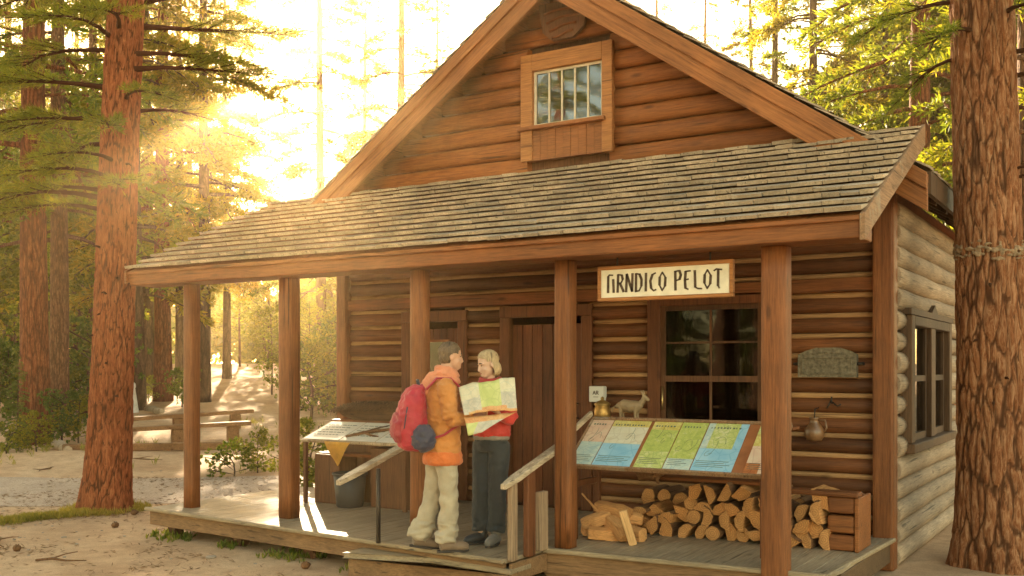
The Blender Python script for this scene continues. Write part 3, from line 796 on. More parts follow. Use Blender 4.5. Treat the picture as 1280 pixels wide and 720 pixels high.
B0 = Vector((0, .35, D+.675)); B1 = Vector((0, .86, D+1.065))
bd = (B1-B0); bn = Vector((0, -bd.z, bd.y)).normalized()
DX0, DX1 = -2.04, -.14
stand = empty('map_display', ((DX0+DX1)/2, .6, D), 0, 'slanted display board of colourful trail maps above the firewood', 'display board')
stand_off = -stand.location
def BP(x, t, h=0): return Vector((x, 0, 0)) + B0 + bd*t + bn*h - stand.location
def panel(mb, x0, x1, t0, t1, h0, h1, mi=0, sk=0):
    mb.hexa([BP(x0,t0,h0),BP(x1,t0,h0),BP(x1+sk,t1,h0),BP(x0+sk,t1,h0),BP(x0,t0,h1),BP(x1,t0,h1),BP(x1+sk,t1,h1),BP(x0+sk,t1,h1)], mi)
mb = MB(); panel(mb, DX0+.03, DX1-.03, .02, .98, -.02, 0); mb.build('backing', plain('rust backing', (.36,.13,.05), .6), stand)
mb = MB(); panel(mb, DX0, DX1, -.022, .012, -.03, .018); panel(mb, DX0, DX1, .982, 1.03, -.03, .022); panel(mb, DX0, DX0+.02, .012, .982, -.03, .018); panel(mb, DX1-.02, DX1, .012, .982, -.03, .018)
mb.build('frame', M['barge'], stand, .005)
def mp_panel(x0, x1, cells, sk=0.0, t0=.02, t1=.975):
    m_ = MB(); mats = []
    for (a, b, c, e, k) in cells:
        if MM[k] not in mats: mats.append(MM[k])
        panel(m_, x0+(x1-x0)*a, x0+(x1-x0)*b, t0+(t1-t0)*c, t0+(t1-t0)*e, .003, .008, mats.index(MM[k]), sk*(e-c))
    ik = len(mats); mats.append(M['print']); rr = random.Random(int(x0*100)); w_ = x1-x0
    for k in range(4):
        t = .10+.035*k; panel(m_, x0+.02, x1-rr.uniform(.03, .1), t, t+.008, .0085, .0095, ik)
    x = x0+.03
    while x < x1-.05: panel(m_, x, x+rr.uniform(.008,.02), .865, .895, .0085, .0095, ik); x += .028
    for k in range(3):
        cx, ct = x0+w_*rr.uniform(.25,.7), rr.uniform(.3,.75); a = rr.uniform(.02,.05)
        m_.tube([BP(min(max(cx+a*math.cos(q*.35+k*2)*1.2, x0+.01), x1-.01), ct+.09*math.sin(q*.45+k*2)+.012*q, .0088) for q in range(9)], .0013, 4, ik)
    m_.build('map_panel', mats, stand)
mp_panel(-2.015,-1.80, [(0,1,0,.5,'pale'),(0,1,.503,1,'pink')])
mp_panel(-1.79,-1.42, [(0,1,0,.48,'blue'),(0,1,.483,.86,'cream'),(0,1,.863,1,'yellow')])
mp_panel(-1.385,-1.12, [(0,1,0,.35,'green'),(0,1,.353,.82,'lime'),(0,1,.823,1,'yellow')])
mp_panel(-1.11,-.87, [(0,1,0,.22,'pale'),(0,1,.223,1,'lime')])
mp_panel(-.86,-.50, [(0,1,0,.46,'blue'),(0,.16,.463,1,'pale'),(.165,.8,.463,1,'green'),(.805,1,.463,1,'blue')])
mp_panel(-.40,-.163, [(0,.5,0,.2,'red'),(.505,1,0,.2,'pink'),(0,.6,.203,.55,'pink'),(.605,1,.203,.7,'pale'),(0,.6,.553,.8,'yellow'),(.605,1,.703,1,'cream'),(0,.6,.803,1,'green')])
for x in (DX0+.05, DX1-.09):
    mb = MB(); mb.bar(Vector((x,.40,D+.0))-stand.location, Vector((x,.40,D+.69))-stand.location, .06, .06, up=(0,1,0)); mb.build('leg', M['trim'], stand, .006)
    mb = MB(); mb.bar(Vector((x,.86,D+.0))-stand.location, Vector((x,.86,D+1.04))-stand.location, .06, .06, up=(0,1,0)); mb.build('leg', M['trim'], stand, .006)
    mb = MB(); mb.bar(Vector((x,.43,D+.5))-stand.location, Vector((x,.83,D+.5))-stand.location, .05, .06); mb.build('brace', M['trim'], stand, .005)
mb = MB(); mb.box(DX0, DX1, .885, 1.09, D+1.02, D+1.045)
for i in range(len(mb.v)): mb.v[i] = tuple(Vector(mb.v[i])-stand.location)
mb.build('shelf', M['trimx'], stand, .004)
mb = MB(); mb.bar(Vector((DX0-.02,.22,D+.86))-stand.location, Vector((DX0-.02,.88,D+1.12))-stand.location, .035, .05); mb.build('side_arm', M['railwood'], stand, .006)
# pot and figurine on its shelf
brass = plain('dull brass', (.42,.25,.08), .38, .7, .4, 12)
pt = empty('lidded_pot', (-2.20+.20, .99, D+1.045), 0, 'dull brass lidded pot standing on the shelf behind the maps', 'pot')
mb = MB(); mb.lathe([(.07,0),(.085,.01),(.08,.09),(.07,.14),(.075,.15)], n=20); mb.build('body', brass, pt)
mb = MB(); mb.lathe([(.08,.15),(.08,.162),(.05,.185),(.015,.20),(.018,.22),(.004,.232)], n=20); mb.build('lid', brass, pt)
fg = MB()
fg.tube([(-.15,0,.145),(-.08,0,.155),(0,0,.14),(.07,0,.15),(.11,0,.165)], [.02,.055,.062,.05,.03], 12)
fg.tube([(.09,0,.16),(.125,0,.20),(.14,0,.235)], [.032,.026,.024], 10); fg.tube([(.125,0,.24),(.165,0,.215),(.185,0,.20)], [.026,.02,.012], 10)
for sx in (-.09, .06):
    for sy in (-.028, .028): fg.tube([(sx,sy,.13),(sx-.006,sy,.07),(sx+.004,sy,.0)], [.024,.012,.012], 8)
fg.tube([(-.145,0,.15),(-.185,0,.13),(-.20,0,.09)], [.012,.008,.006], 6)
fg.tube([(.13,.012,.25),(.12,.03,.285),(.11,.032,.30)], [.01,.008,.003], 6); fg.tube([(.13,-.012,.25),(.12,-.03,.285),(.11,-.032,.30)], [.01,.008,.003], 6)
o = remeshed('animal_figurine', fg, .005, plain('tan carved wood', (.30,.21,.12), .5, 0, .3, 10), None, None, 1)
o.location = (-1.70, .99, D+1.045); tag(o, 'small tan carved animal figurine standing on the shelf beside the brass pot', 'figurine')

# ------------------------------------------------------------------ firewood
ends = []
for nm, c1, c2 in (('split wood face', (.44,.18,.06), (.68,.34,.12)), ('pale split face', (.46,.20,.07), (.68,.36,.14))):
    ends.append(wood(nm, c1, c2, 'Y', .8, 1.4, var=.2))
split_faces = []
for nm, c1, c2 in (('riven wood', (.42,.17,.055), (.66,.33,.12)), ('pale riven wood', (.46,.20,.07), (.68,.36,.14))): split_faces.append(wood(nm, c1, c2, 'X', .8, 1.4, var=.2))
for em in ends:
    nt = em.node_tree; b = nt.nodes['Principled BSDF']; src = b.inputs['Base Color'].links[0].from_socket
    wv = N(nt, 'ShaderNodeTexWave', Scale=17.0, Distortion=2.2, Detail=2.0); wv.wave_type = 'RINGS'; wv.rings_direction = 'Y'
    nt.links.new(coords(nt), wv.inputs['Vector'])
    rg_ = ramp(nt, wv.outputs['Fac'], [(.2, (.80,.75,.7)), (.6, (1.05,1.03,1.0))])
    nt.links.new(mixc(nt, .8, src, rg_, 'MULTIPLY'), b.inputs['Base Color'])
fbark = wood('firewood bark', (.10,.045,.02), (.24,.12,.055), 'Y', .9)
def log_mesh(seed, kind, r, L):
    rr = random.Random(seed); mb = MB(); n = 14
    prof = []
    if kind == 'round': angs = [(2*math.pi*i/n, 1, 0) for i in range(n)]
    elif kind == 'half': angs = [(math.pi*i/(n-4), 1, 0) for i in range(n-3)]
    else: angs = [(math.radians(100)*i/(n-6), 1, 0) for i in range(n-5)]
    p = [(r*math.cos(a)*(1+rr.uniform(-.07,.07)), r*math.sin(a)*(1+rr.uniform(-.07,.07))) for a, _, _ in angs]
    nb = len(p)
    if kind == 'quarter': p += [(rr.uniform(-.02,.02), rr.uniform(-.02,.02))]
    if kind == 'half': p += [(0, rr.uniform(-.015,.012))]
    cx, cz = sum(q[0] for q in p)/len(p), sum(q[1] for q in p)/len(p)
    rings = []
    for i, y in enumerate((0, .012, L*.4, L*.7, L-.012, L)):
        k = .94 if i in (0, 5) else 1
        rings.append([((x-cx)*k+rr.uniform(-.003,.003), y+rr.uniform(-.006,.006), (z-cz)*k+rr.uniform(-.003,.003)) for x, z in p])
    vs = [q for g in rings for q in g]; m = len(p); fs = []; mi = []
    b = 0; mb.v = vs
    for i in range(5):
        for j in range(m):
            k = (j+1) % m; mb.f.append((i*m+j, i*m+k, (i+1)*m+k, (i+1)*m+j)); mb.mi.append(0 if (j < nb-1 and kind != 'x') or kind == 'round' else 1); mb.sm.append(kind == 'round')
    mb.f.append(tuple(range(m-1, -1, -1))); mb.mi.append(1); mb.sm.append(False)
    mb.f.append(tuple(5*m+j for j in range(m))); mb.mi.append(1); mb.sm.append(False)
    me = bpy.data.meshes.new('firewood_log'); me.from_pydata(mb.v, [], mb.f); me.polygons.foreach_set('material_index', mb.mi); me.polygons.foreach_set('use_smooth', mb.sm)
    me.materials.append(fbark); me.materials.append(ends[seed % 2]); me.update(); return me
lm = [log_mesh(s, ('quarter','half','quarter','half','quarter','round')[s % 6], (.15,.105,.14,.095,.13,.07)[s % 6], .42) for s in range(12)]
rr = random.Random(77); placed = []
def put_log(x, y, z, s, roty, rx=0, rz=0, lab=None, grp='split logs in the stacked firewood'):
    o = bpy.data.objects.new('firewood_log', lm[s % 12]); COL.objects.link(o); o.location = (x, y, z); o.rotation_euler = (rx, roty, rz)
    tag(o, lab or 'split log in the firewood stack along the porch wall', 'firewood', grp); return o
rowz = [.072, .19, .30, .405]
for r_, z in enumerate(rowz):
    x = -1.80 + (.07 if r_ % 2 else 0)+ (0 if r_ < 2 else .15); k = 0
    xe = .04 if r_ < 3 else .02
    while x < xe:
        s = rr.randrange(12); w = (.14,.16,.145,.15,.14,.125)[s % 6]*.97
        if r_ == 3 and (x < -1.2 or rr.random() < .2): x += w; continue
        if r_ == 2 and x < -1.3 and rr.random() < .6: x += w; continue
        put_log(x+w/2, 1.02+rr.uniform(-.05,.05)+r_*.012, D+z+rr.uniform(-.012,.012), s, rr.uniform(0, 6.28), rr.uniform(-.05,.05), rr.uniform(-.06,.06)); x += w
# second course behind fills the gaps
for r_, z in enumerate(rowz[:3]):
    x = -1.75
    while x < 0:
        put_log(x, 1.50, D+z, rr.randrange(12), rr.uniform(0, 6.28), 0, rr.uniform(-.05,.05)); x += .165
# loose split pieces in front at the left
def splinter(seed, L, w, h, mat_):
    rr = random.Random(seed); mb = MB(); rings = []
    for i in range(6):
        t = i/5; k = .8+.2*math.sin(math.pi*t)
        rings.append([(L*(t-.5), (w/2*k+rr.uniform(-.008,.008))*c, (h/2*k+rr.uniform(-.008,.008))*s) for c, s in ((-1,-.9),(.2,-1),(1,-.5),(.8,.7),(-.1,1),(-1,.5))])
    mb.ring(rings, 0, False, True); me_o = mb
    return mb
loose = [  # px spot given in metres on the deck: x, y, z, length, w, h, rz, ry, label
 (-1.72,.55,.055,.34,.13,.10, .5,.05,'thick split piece lying at the bottom front of the loose pile'),
 (-1.58,.66,.06,.36,.12,.12,-.3,0,'split piece lying crosswise at the back of the loose pile'),
 (-1.86,.70,.065,.34,.13,.12,.9,.0,'short blocky piece at the far left of the loose pile'),
 (-1.70,.62,.165,.38,.13,.10,-.55,.28,'wide split piece leaning across the middle of the loose pile'),
 (-1.60,.55,.12,.32,.12,.09,-.7,.42,'flat split piece slanting down the right side of the loose pile'),
 (-1.84,.60,.17,.30,.11,.10,.4,-.35,'split piece tilted up on the left of the loose pile'),
 (-1.72,.66,.262,.34,.12,.10,-.2,.10,'rounded split piece topping the loose pile'),
 (-1.62,.70,.20,.30,.10,.09,.3,.15,'small split piece behind the top of the loose pile'),
 (-1.90,.58,.30,.26,.028,.022,.1,.75,'thin stick of kindling poking up from the loose pile')]
for i, (x, y, z, L, w, h, rz, ry, lab) in enumerate(loose):
    mb = splinter(40+i, L*1.08, w*(1.25 if w > .05 else 1), h*(1.3 if w > .05 else 1), None); o = mb.build('split_log', split_faces[i % 2], None, .006)
    o.location = (x, y, D+z); o.rotation_euler = (0, ry, rz); tag(o, lab, 'firewood', 'loose split wood in front of the stack')
mb = MB(); mb.box(-.035,.035,-.02,.02,0,.32); o = mb.build('wood_billet', wood('pale billet wood', (.52,.28,.11), (.74,.46,.22), 'Z', .8), None, .005); o.location = (-1.40,.40,D); o.rotation_euler = (.16,-.28,.3)
tag(o, 'pale squared billet standing aslant on the deck right of the loose pile', 'firewood')
# chips and sawdust crumbs
rack = empty('firewood_rack', (.20,1.2,D), 0, 'brown timber end rack holding the right end of the firewood', 'rack')
for k, (z0, z1) in enumerate(((0,.135),(.15,.30),(.315,.455))):
    mb = MB(); mb.box(-.10,.13,-.14,.30,z0,z1); mb.build('block', M['beam'] if k == 1 else M['trimx'], rack, .03, 3)
mb = MB(); mb.box(-.45,.16,-.155,.02,.458,.50); mb.build('top_rail', M['trimx'], rack, .014, 2)
mb = MB(); mb.box(.13,.165,-.15,.30,0,.456); mb.build('side_board', M['beam'], rack, .006)
# gnarled root stored above the stack at the left
mb = MB(); mb.tube([(-.14,0,.02),(-.05,.02,.05),(.04,-.01,.04),(.12,.02,.09)], [.05,.065,.055,.03], 9); mb.tube([(-.04,0,.05),(-.02,-.06,.12),(.03,-.08,.16)], [.03,.022,.01], 7); mb.tube([(.03,0,.05),(.08,-.05,.0),(.11,-.08,-.03)], [.03,.02,.01], 7)
o = remeshed('tree_root', mb, .008, fbark, None, lambda c: .008*noise.noise(c*30), 1); o.location = (-1.55, 1.12, D+.50); tag(o, 'gnarled brown root lying on the firewood stack under the maps', 'root')
# shelf of dark boxes in the shade under the maps
mb = MB(); mb.box(-.55,.55,-.12,.12,0,.03); o = mb.build('plank', M['trimx'], None, .004); o.location = (-.95,1.30,D+.495); tag(o, 'brown plank lying along the top of the firewood stack', 'plank')

# ------------------------------------------------------------------ left display table
tb = empty('leaflet_table', (-5.02,1.1,D), 0, 'sloping display table with white printed sheets left of the hikers', 'display table')
T0 = Vector((0,-.20,.735)); T1 = Vector((0,.30,.915)); td = T1-T0; tn = Vector((0,-td.z,td.y)).normalized()
def TP(x, t, h): return Vector((x,0,0))+T0+td*t+tn*h
def tpan(mb, x0, x1, t0, t1, h0, h1, mi=0): mb.hexa([TP(x0,t0,h0),TP(x1,t0,h0),TP(x1,t1,h0),TP(x0,t1,h0),TP(x0,t0,h1),TP(x1,t0,h1),TP(x1,t1,h1),TP(x0,t1,h1)], mi)
mb = MB(); tpan(mb, -.80,.72,-.03,1.02,-.03,0); mb.build('table_top', M['greywood'], tb, .006)
paper = plain('white printed sheet', (.74,.70,.62), .5, 0, .06, 5)
for (a, b) in ((-.76,-.24),(-.22,.28),(.30,.70)):
    mb = MB(); tpan(mb, a, b, .02, .97, .002, .008); rr = random.Random(int(a*100))
    for k in range(5):
        t = .25+.13*k
        x = a+.04
        while x < b-.10:
            w = rr.uniform(.02,.07); tpan(mb, x, x+w, t, t+.03, .0085, .0095, 1); x += w+.015
    mb.build('sheet', [paper, M['print']], tb)
# driftwood-like branch drawing on the middle sheet
mb = MB(); mb.tube([TP(-.18,.15,.022),TP(.0,.35,.03),TP(.2,.5,.03),TP(.42,.72,.03)], [.012,.02,.018,.008], 7); mb.tube([TP(.0,.35,.03),TP(.14,.25,.026),TP(.26,.22,.024)], [.014,.012,.006], 7); mb.tube([TP(-.05,.3,.026),TP(.08,.6,.028),TP(.2,.82,.024)], [.012,.01,.005], 7)
o = mb.build('dry_branch', fbark); o.location = tb.location; tag(o, 'thin dark dry branch lying across the white sheets on the left table', 'branch')
for (x, y, z) in ((-.76,-.16,.72),(-.76,.26,.87),(.68,-.16,.72),(.68,.26,.87)):
    mb = MB(); mb.box(x-.022,x+.022,y-.022,y+.022,0,z); mb.build('leg', M['cabinet'], tb, .004)
mb = MB(); mb.box(-.72,-.34,-.06,.24,0,.56); mb.build('cupboard', M['cabinet'], tb, .008)
mb = MB(); mb.box(.10,.64,-.04,.24,0,.66); mb.build('cupboard', M['cabinet'], tb, .008)
mb = MB(); mb.box(-.73,.66,.245,.27,0,.86); mb.build('back_panel', M['cabinet'], tb, .004)
mb = MB(); mb.box(-.73,.66,.0,.24,.54,.575); mb.build('shelf', M['trimx'], tb, .004)
mb = MB(); n = 9; rings = []
for i in range(n+1):
    t = i/n; w = .185*(1-t)+.004; y = -.235-.012*math.sin(t*5)
    rings.append([(-.22-w+.0, y, .725-.27*t), (-.22+w, y-.006*math.sin(t*9), .725-.27*t), (-.22+w, y+.006, .725-.27*t), (-.22-w, y+.006, .725-.27*t)])
mb.ring(rings, 0, True, True); o = mb.build('pennant', plain('mustard cloth', (.58,.30,.05), .8)); o.location = tb.location; tag(o, 'mustard yellow triangular pennant hanging from the left table', 'pennant')
bn_ = empty('waste_bin', (-5.14,.97,D), 0, 'dark grey round bin standing under the left display table', 'bin')
dkpl = plain('dark grey plastic', (.03,.033,.033), .5, 0, .3, 5)
mb = MB(); mb.lathe([(.14,0),(.15,.01),(.185,.37),(.18,.37),(.15,.05)], n=24); mb.build('bucket', dkpl, bn_)
mb = MB(); mb.lathe([(.19,.355),(.20,.36),(.20,.38),(.18,.385),(.18,.355)], n=24); mb.build('rim', dkpl, bn_)
# shaggy dark pelt heaped on a wall ledge behind the table
def shag(name, spread, n, m_):
    rr = random.Random(9); vs = []; fs = []
    core = MB(); core.ell((0,0,.10), (spread[0],spread[1],.13), n=18); core.ell((.25,0,.12), (spread[0]*.5,spread[1],.12), n=14)
    vs = list(core.v); fs = list(core.f)
    for i in range(n):
        x = rr.uniform(-1,1)*spread[0]*1.02; y = rr.uniform(-1,1)*spread[1]; q = math.sqrt(max(0,1-(x/spread[0]/1.05)**2)); z = .08+.16*q*rr.uniform(.5,1)
        a = rr.uniform(-1.1,1.1); L = rr.uniform(.06,.13); b = len(vs); d = Vector((math.sin(a)*.8, -.5-rr.random()*.5, .1-rr.random()*.9)).normalized()*L; w = .008
        vs += [(x-w,y-.03,z),(x+w,y-.03,z),(x+d.x,y-.03+d.y,z+d.z)]; fs.append((b,b+1,b+2))
    me = bpy.data.meshes.new(name); me.from_pydata(vs, [], fs); return link(name, me, m_)
o = shag('animal_pelt', (.60,.10), 1500, wood('dark brown fur', (.045,.028,.016), (.17,.105,.055), 'X', .9)); o.location = (-5.28, 1.62, D+.93)
tag(o, 'shaggy dark brown pelt heaped behind the white sheets against the wall', 'pelt')
lb = MB(); lb.box(-.66,.66,-.12,.30,.86,.93); lb.box(-.6,-.54,.16,.26,0,.86); lb.box(.54,.6,.16,.26,0,.86)
o = lb.build('wall_bench', M['trimx'], None, .006); o.location = (-5.28,1.66,D); tag(o, 'narrow brown ledge carrying the dark pelt behind the left table', 'bench')

# ------------------------------------------------------------------ things beyond the road
for bi, (la, da, lb_, db, h_, lab) in enumerate(((-8.7,21.3,-5.95,22.9,.40,'nearer long low plank bench beyond the road'),(-9.5,23.2,-6.4,24.9,.40,'farther long low plank bench, higher on the sunlit slope'))):
    x0, y0 = c2w(la, da); x1, y1 = c2w(lb_, db); za, zb = hgt(x0,y0), hgt(x1,y1)
    bench = empty('plank_bench', (x0, y0, 0), 0, lab, 'bench', 'low plank benches in the clearing')
    rel = lambda x, y, z: Vector((x-x0, y-y0, z))
    bdv = Vector((x1-x0, y1-y0, 0)).normalized(); bnv = Vector((-bdv.y, bdv.x, 0))
    mb = MB(); mb.bar(rel(x0,y0,za+h_), rel(x1,y1,zb+h_), .30, .09); mb.build('seat', M['benchwood'], bench, .012)
    for t in (.12, .5, .88):
        mb = MB(); c = rel(x0+(x1-x0)*t, y0+(y1-y0)*t, 0); zc = za+(zb-za)*t
        mb.bar(c+Vector((0,0,zc-.08)), c+Vector((0,0,zc+h_-.047)), .22, .24, up=bdv); mb.build('support', M['benchwood'], bench, .02)
x0, y0 = c2w(-9.0, 20.2); x1, y1 = c2w(-5.8, 21.8)
mb = MB(); mb.bar((x0,y0,hgt(x0,y0)+.06), (x1,y1,hgt(x1,y1)+.06), .16, .16); o = mb.build('edging_timber', M['benchwood'], None, .02); tag(o, 'squared edging timber lying on the dirt in front of the plank benches', 'timber')
yb = plain('yellow ochre board', (.60,.38,.08), .6); wb = plain('white marker', (.75,.72,.66), .5)
x, y = c2w(-11.45, 30); z = hgt(x, y)
sg = empty('information_board', (x, y, z), .4, 'small yellow information board on two posts beside the far path', 'sign')
mb = MB(); mb.box(-.2,.2,-.015,.015,.35,.95); mb.build('board', yb, sg, .005)
for sx in (-.17,.17):
    mb = MB(); mb.box(sx-.025,sx+.025,.016,.06,-.1,1.0); mb.build('post', M['benchwood'], sg)
x, y = c2w(-10.95, 29.2); z = hgt(x, y)
o = MB(); o.lathe([(.16,-.05),(.15,.02),(.05,.70),(.07,.72),(.06,.82),(.02,.86)], n=16); o = o.build('trail_marker', wb); o.location = (x, y, z); tag(o, 'white cone shaped marker standing beside the yellow board', 'marker')
x, y = c2w(-13.6, 31); z = hgt(x, y)
for (la, dd, lab) in ((-9.35, 20.9, 'pale weathered log lying beyond the road left of the big trunk'), (-10.3, 29.0, 'far fallen log lying beside the white marker')):
    x, y = c2w(la, dd); mb = MB(); mb.tube([(-.9,0,.08),(-.3,.05,.10),(.4,0,.09),(1.0,.06,.10)], [.12,.11,.10,.07], 10); o = mb.build('fallen_log', M['railwood']); o.location = (x, y, hgt(x,y)); o.rotation_euler = (0,0,-.5); tag(o, lab, 'log')

rr = random.Random(31)
for i, (la, dd, L_, rz_, lab) in enumerate(((-4.3,9.6,.5,.4,'short dead stick on the dirt nearest the porch edge'),(-5.4,10.6,.7,-.5,'crooked dead stick on the dirt below the grass strip'),(-3.3,15.0,.6,1.1,'thin dead branch lying on the gravel road'),(-6.9,18.9,.8,.2,'dead branch on the sandy bank in front of the bench'),(-8.2,17.7,.6,-1.0,'small forked dead branch at the far edge of the road'))):
    x, y = c2w(la, dd); mb = MB(); p = [(-L_/2,0,.015),(-L_*.2,.03,.03),(L_*.15,-.02,.025),(L_/2,.04,.02)]
    mb.tube(p, [.012,.014,.010,.004], 6); mb.tube([p[1],(-.02,.12,.06),(.06,.2,.07)], [.009,.006,.003], 5); mb.tube([p[2],(L_*.3,-.12,.05)], [.007,.003], 5)
    o = mb.build('dead_stick', fbark); o.location = (x, y, hgt(x,y)); o.rotation_euler = (0,0,rz_); tag(o, lab, 'stick')
for i, (la, dd) in enumerate(((-4.6,11.7),(-5.9,11.2),(-4.75,12.7),(-2.9,10.9),(-6.2,9.9),(-3.9,12.2),(-5.0,10.2),(-1.9,9.3))):
    x, y = c2w(la, dd); mb = MB(); mb.lathe([(.006,-.045),(.026,-.035),(.036,-.012),(.033,.012),(.020,.036),(.006,.05)], n=10)
    for k in range(26):
        a = k*2.4; z = -.035+.07*k/26; r = .034*math.sin(math.pi*(.18+.7*k/26)); mb.ell((r*math.cos(a), r*math.sin(a), z), (.010,.010,.005), n=6)
    o = mb.build('pine_cone', fbark); o.location = (x, y, hgt(x,y)+.033); o.rotation_euler = (1.5, .3, i*1.3); tag(o, 'brown pine cone lying on the bare dirt', 'pine cone', 'pine cones on the ground')

# ------------------------------------------------------------------ people
def skinm(name, col):
    m, nt, b = new_mat(name); v = coords(nt)
    c = ramp(nt, noise_n(nt, v, 14, 3), [(.3, tuple(x*.86 for x in col)), (.7, col)])
    nt.links.new(c, b.inputs['Base Color']); b.inputs['Roughness'].default_value = .5; b.inputs['Subsurface Weight'].default_value = .1; b.inputs['Subsurface Radius'].default_value = (.02,.008,.004); return m
def cloth(name, col, rough=.8, sc_=6):
    m, nt, b = new_mat(name); v = coords(nt)
    c = ramp(nt, noise_n(nt, v, sc_, 5, .6), [(.3, tuple(x*.78 for x in col)), (.7, tuple(min(1, x*1.12) for x in col))])
    nt.links.new(c, b.inputs['Base Color']); b.inputs['Roughness'].default_value = rough; b.inputs['Sheen Weight'].default_value = .15
    bump(nt, b, noise_n(nt, coords(nt, (1,1,1)), 9, 5, .6, 1.5), .5, .02); return m
def rotx(a): return Matrix.Rotation(a, 3, 'X')
def rotz(a): return Matrix.Rotation(a, 3, 'Z')
def head_mb(mb, c, yaw, pitch, s=1.0):
    """head centre c, face towards +y before turning"""
    Rm = rotz(yaw) @ rotx(pitch); C_ = Vector(c)
    def P(x, y, z): return C_ + Rm @ (Vector((x, y, z))*s)
    def E(p, r, n=14): mb.ell(P(*p), [q*s for q in r], Rm, n)
    E((0,-.012,.030), (.074,.094,.090), 20); E((0,.020,-.030), (.060,.070,.074), 18); E((0,.048,-.080), (.036,.036,.030))
    E((0,.076,-.076), (.020,.018,.016), 10)
    mb.tube([P(0,.078,.018), P(0,.092,-.008), P(0,.101,-.026), P(0,.088,-.036)], [.009*s,.010*s,.011*s,.009*s], 8)   # nose
    for sx in (-1, 1):
        E((sx*.034,.064,.028), (.024,.016,.010), 10)      # brow
        E((sx*.038,.050,-.028), (.022,.024,.020), 10)     # cheek
        E((sx*.078,-.010,-.004), (.010,.020,.032), 10)    # ear
    E((0,.082,-.052), (.021,.011,.006), 10); E((0,.080,-.062), (.018,.011,.006), 10)   # lips
    return P, Rm
def face_details(P, Rm, parent, s=1.0):
    ey = MB()
    for sx in (-1, 1): ey.ell(P(sx*.030,.073,.012), (.010*s,.006*s,.0045*s), Rm, 10)
    ey.build('eye', plain('dark eye', (.03,.02,.015), .2), parent)
    br = MB()
    for sx in (-1, 1): br.tube([P(sx*.014,.083,.033), P(sx*.032,.080,.037), P(sx*.050,.068,.030)], [.004*s,.005*s,.003*s], 6)
    br.build('eyebrow', plain('brow hair', (.06,.035,.02), .8), parent)
    lp = MB(); lp.ell(P(0,.089,-.057), (.020*s,.006*s,.006*s), Rm, 10); lp.build('lips', plain('lips', (.42,.14,.10), .5), parent)
def hand_mb(mb, wrist, palm_dir, side, curl_dir, s=1.0):
    """palm continues from the wrist; four fingers curl towards curl_dir; side points to the thumb"""
    w = Vector(wrist); d = Vector(palm_dir).normalized(); sd = Vector(side); sd = (sd-d*sd.dot(d)).normalized(); cu = Vector(curl_dir); cu = (cu-d*cu.dot(d)-sd*cu.dot(sd)).normalized()
    for k in (-1, 0, 1): mb.cap(w+sd*k*.018*s, w+d*.075*s+sd*k*.025*s, .016*s, .015*s, 8)
    for i, (off, L) in enumerate(((.033,.070),(.012,.080),(-.010,.075),(-.031,.058))):
        a = w+d*.078*s+sd*off*s; b = a+(d*.85+cu*.5)*L*.5*s; c = b+(d*.2+cu)*L*.38*s; e = c+(-d*.5+cu*.7)*L*.28*s
        mb.cap(a, b, .0105*s, .0095*s, 7); mb.cap(b, c, .0095*s, .0085*s, 7); mb.cap(c, e, .0085*s, .007*s, 7)
    a = w+d*.022*s+sd*.030*s; b = a+(sd*.8+d*.7)*.036*s; c = b+(d*.9+sd*.2+cu*.3)*.034*s
    mb.cap(a, b, .014*s, .012*s, 8); mb.cap(b, c, .011*s, .009*s, 8)
def limb(mb, pts, rs, n=14): mb.tube(pts, rs, n)

# ---- the man, in profile, at the edge of the deck
mx, my = -2.66, -.70
fx, fy = .66, .75
man = empty('person', (mx, my, D+.012), math.atan2(fy, fx)-math.pi/2, 'dark-haired man in a mustard jacket and beige trousers, in profile, holding a map', 'person')
b = MB()
MH = (0,.075,1.655)
Pm, Rm_m = head_mb(b, MH, 0.0, -.10, 1.03)
b.tube([(0,.0,1.42),(0,.022,1.50),(0,.045,1.60)], [.062,.055,.056], 14)
b.tube([(0,0,.90),(0,-.01,1.1),(0,-.01,1.3),(0,0,1.43)], [.13,.13,.15,.09], 16)
MSH = {1: (.185,-.01,1.42), -1: (-.185,-.01,1.42)}; MEL = {1: (.235,.02,1.13), -1: (-.225,.08,1.14)}; MHD = {1: (.10,.245,1.135), -1: (-.05,.27,1.17)}
MHIP = {1: (.085,0,.92), -1: (-.085,0,.92)}; MKN = {1: (.095,.035,.50), -1: (-.09,-.06,.49)}; MAN = {1: (.10,.02,.09), -1: (-.10,-.16,.11)}
for s in (1, -1):
    limb(b, [MSH[s], MEL[s]], [.045,.036]); limb(b, [MEL[s], MHD[s]], [.036,.024])
    limb(b, [MHIP[s], MKN[s]], [.08,.055]); limb(b, [MKN[s], MAN[s]], [.052,.036])
hand_mb(b, MHD[1], (-.05,1,.12), (-1,.0,.5), (-.4,.1,1), 1.05); hand_mb(b, MHD[-1], (.35,1,.12), (1,0,.6), (.5,.1,1), 1.05)

mbody = remeshed('body', b, .0055, skinm('light skin', (.62,.34,.22)), man, None, 2)
face_details(Pm, Rm_m, man, 1.03)
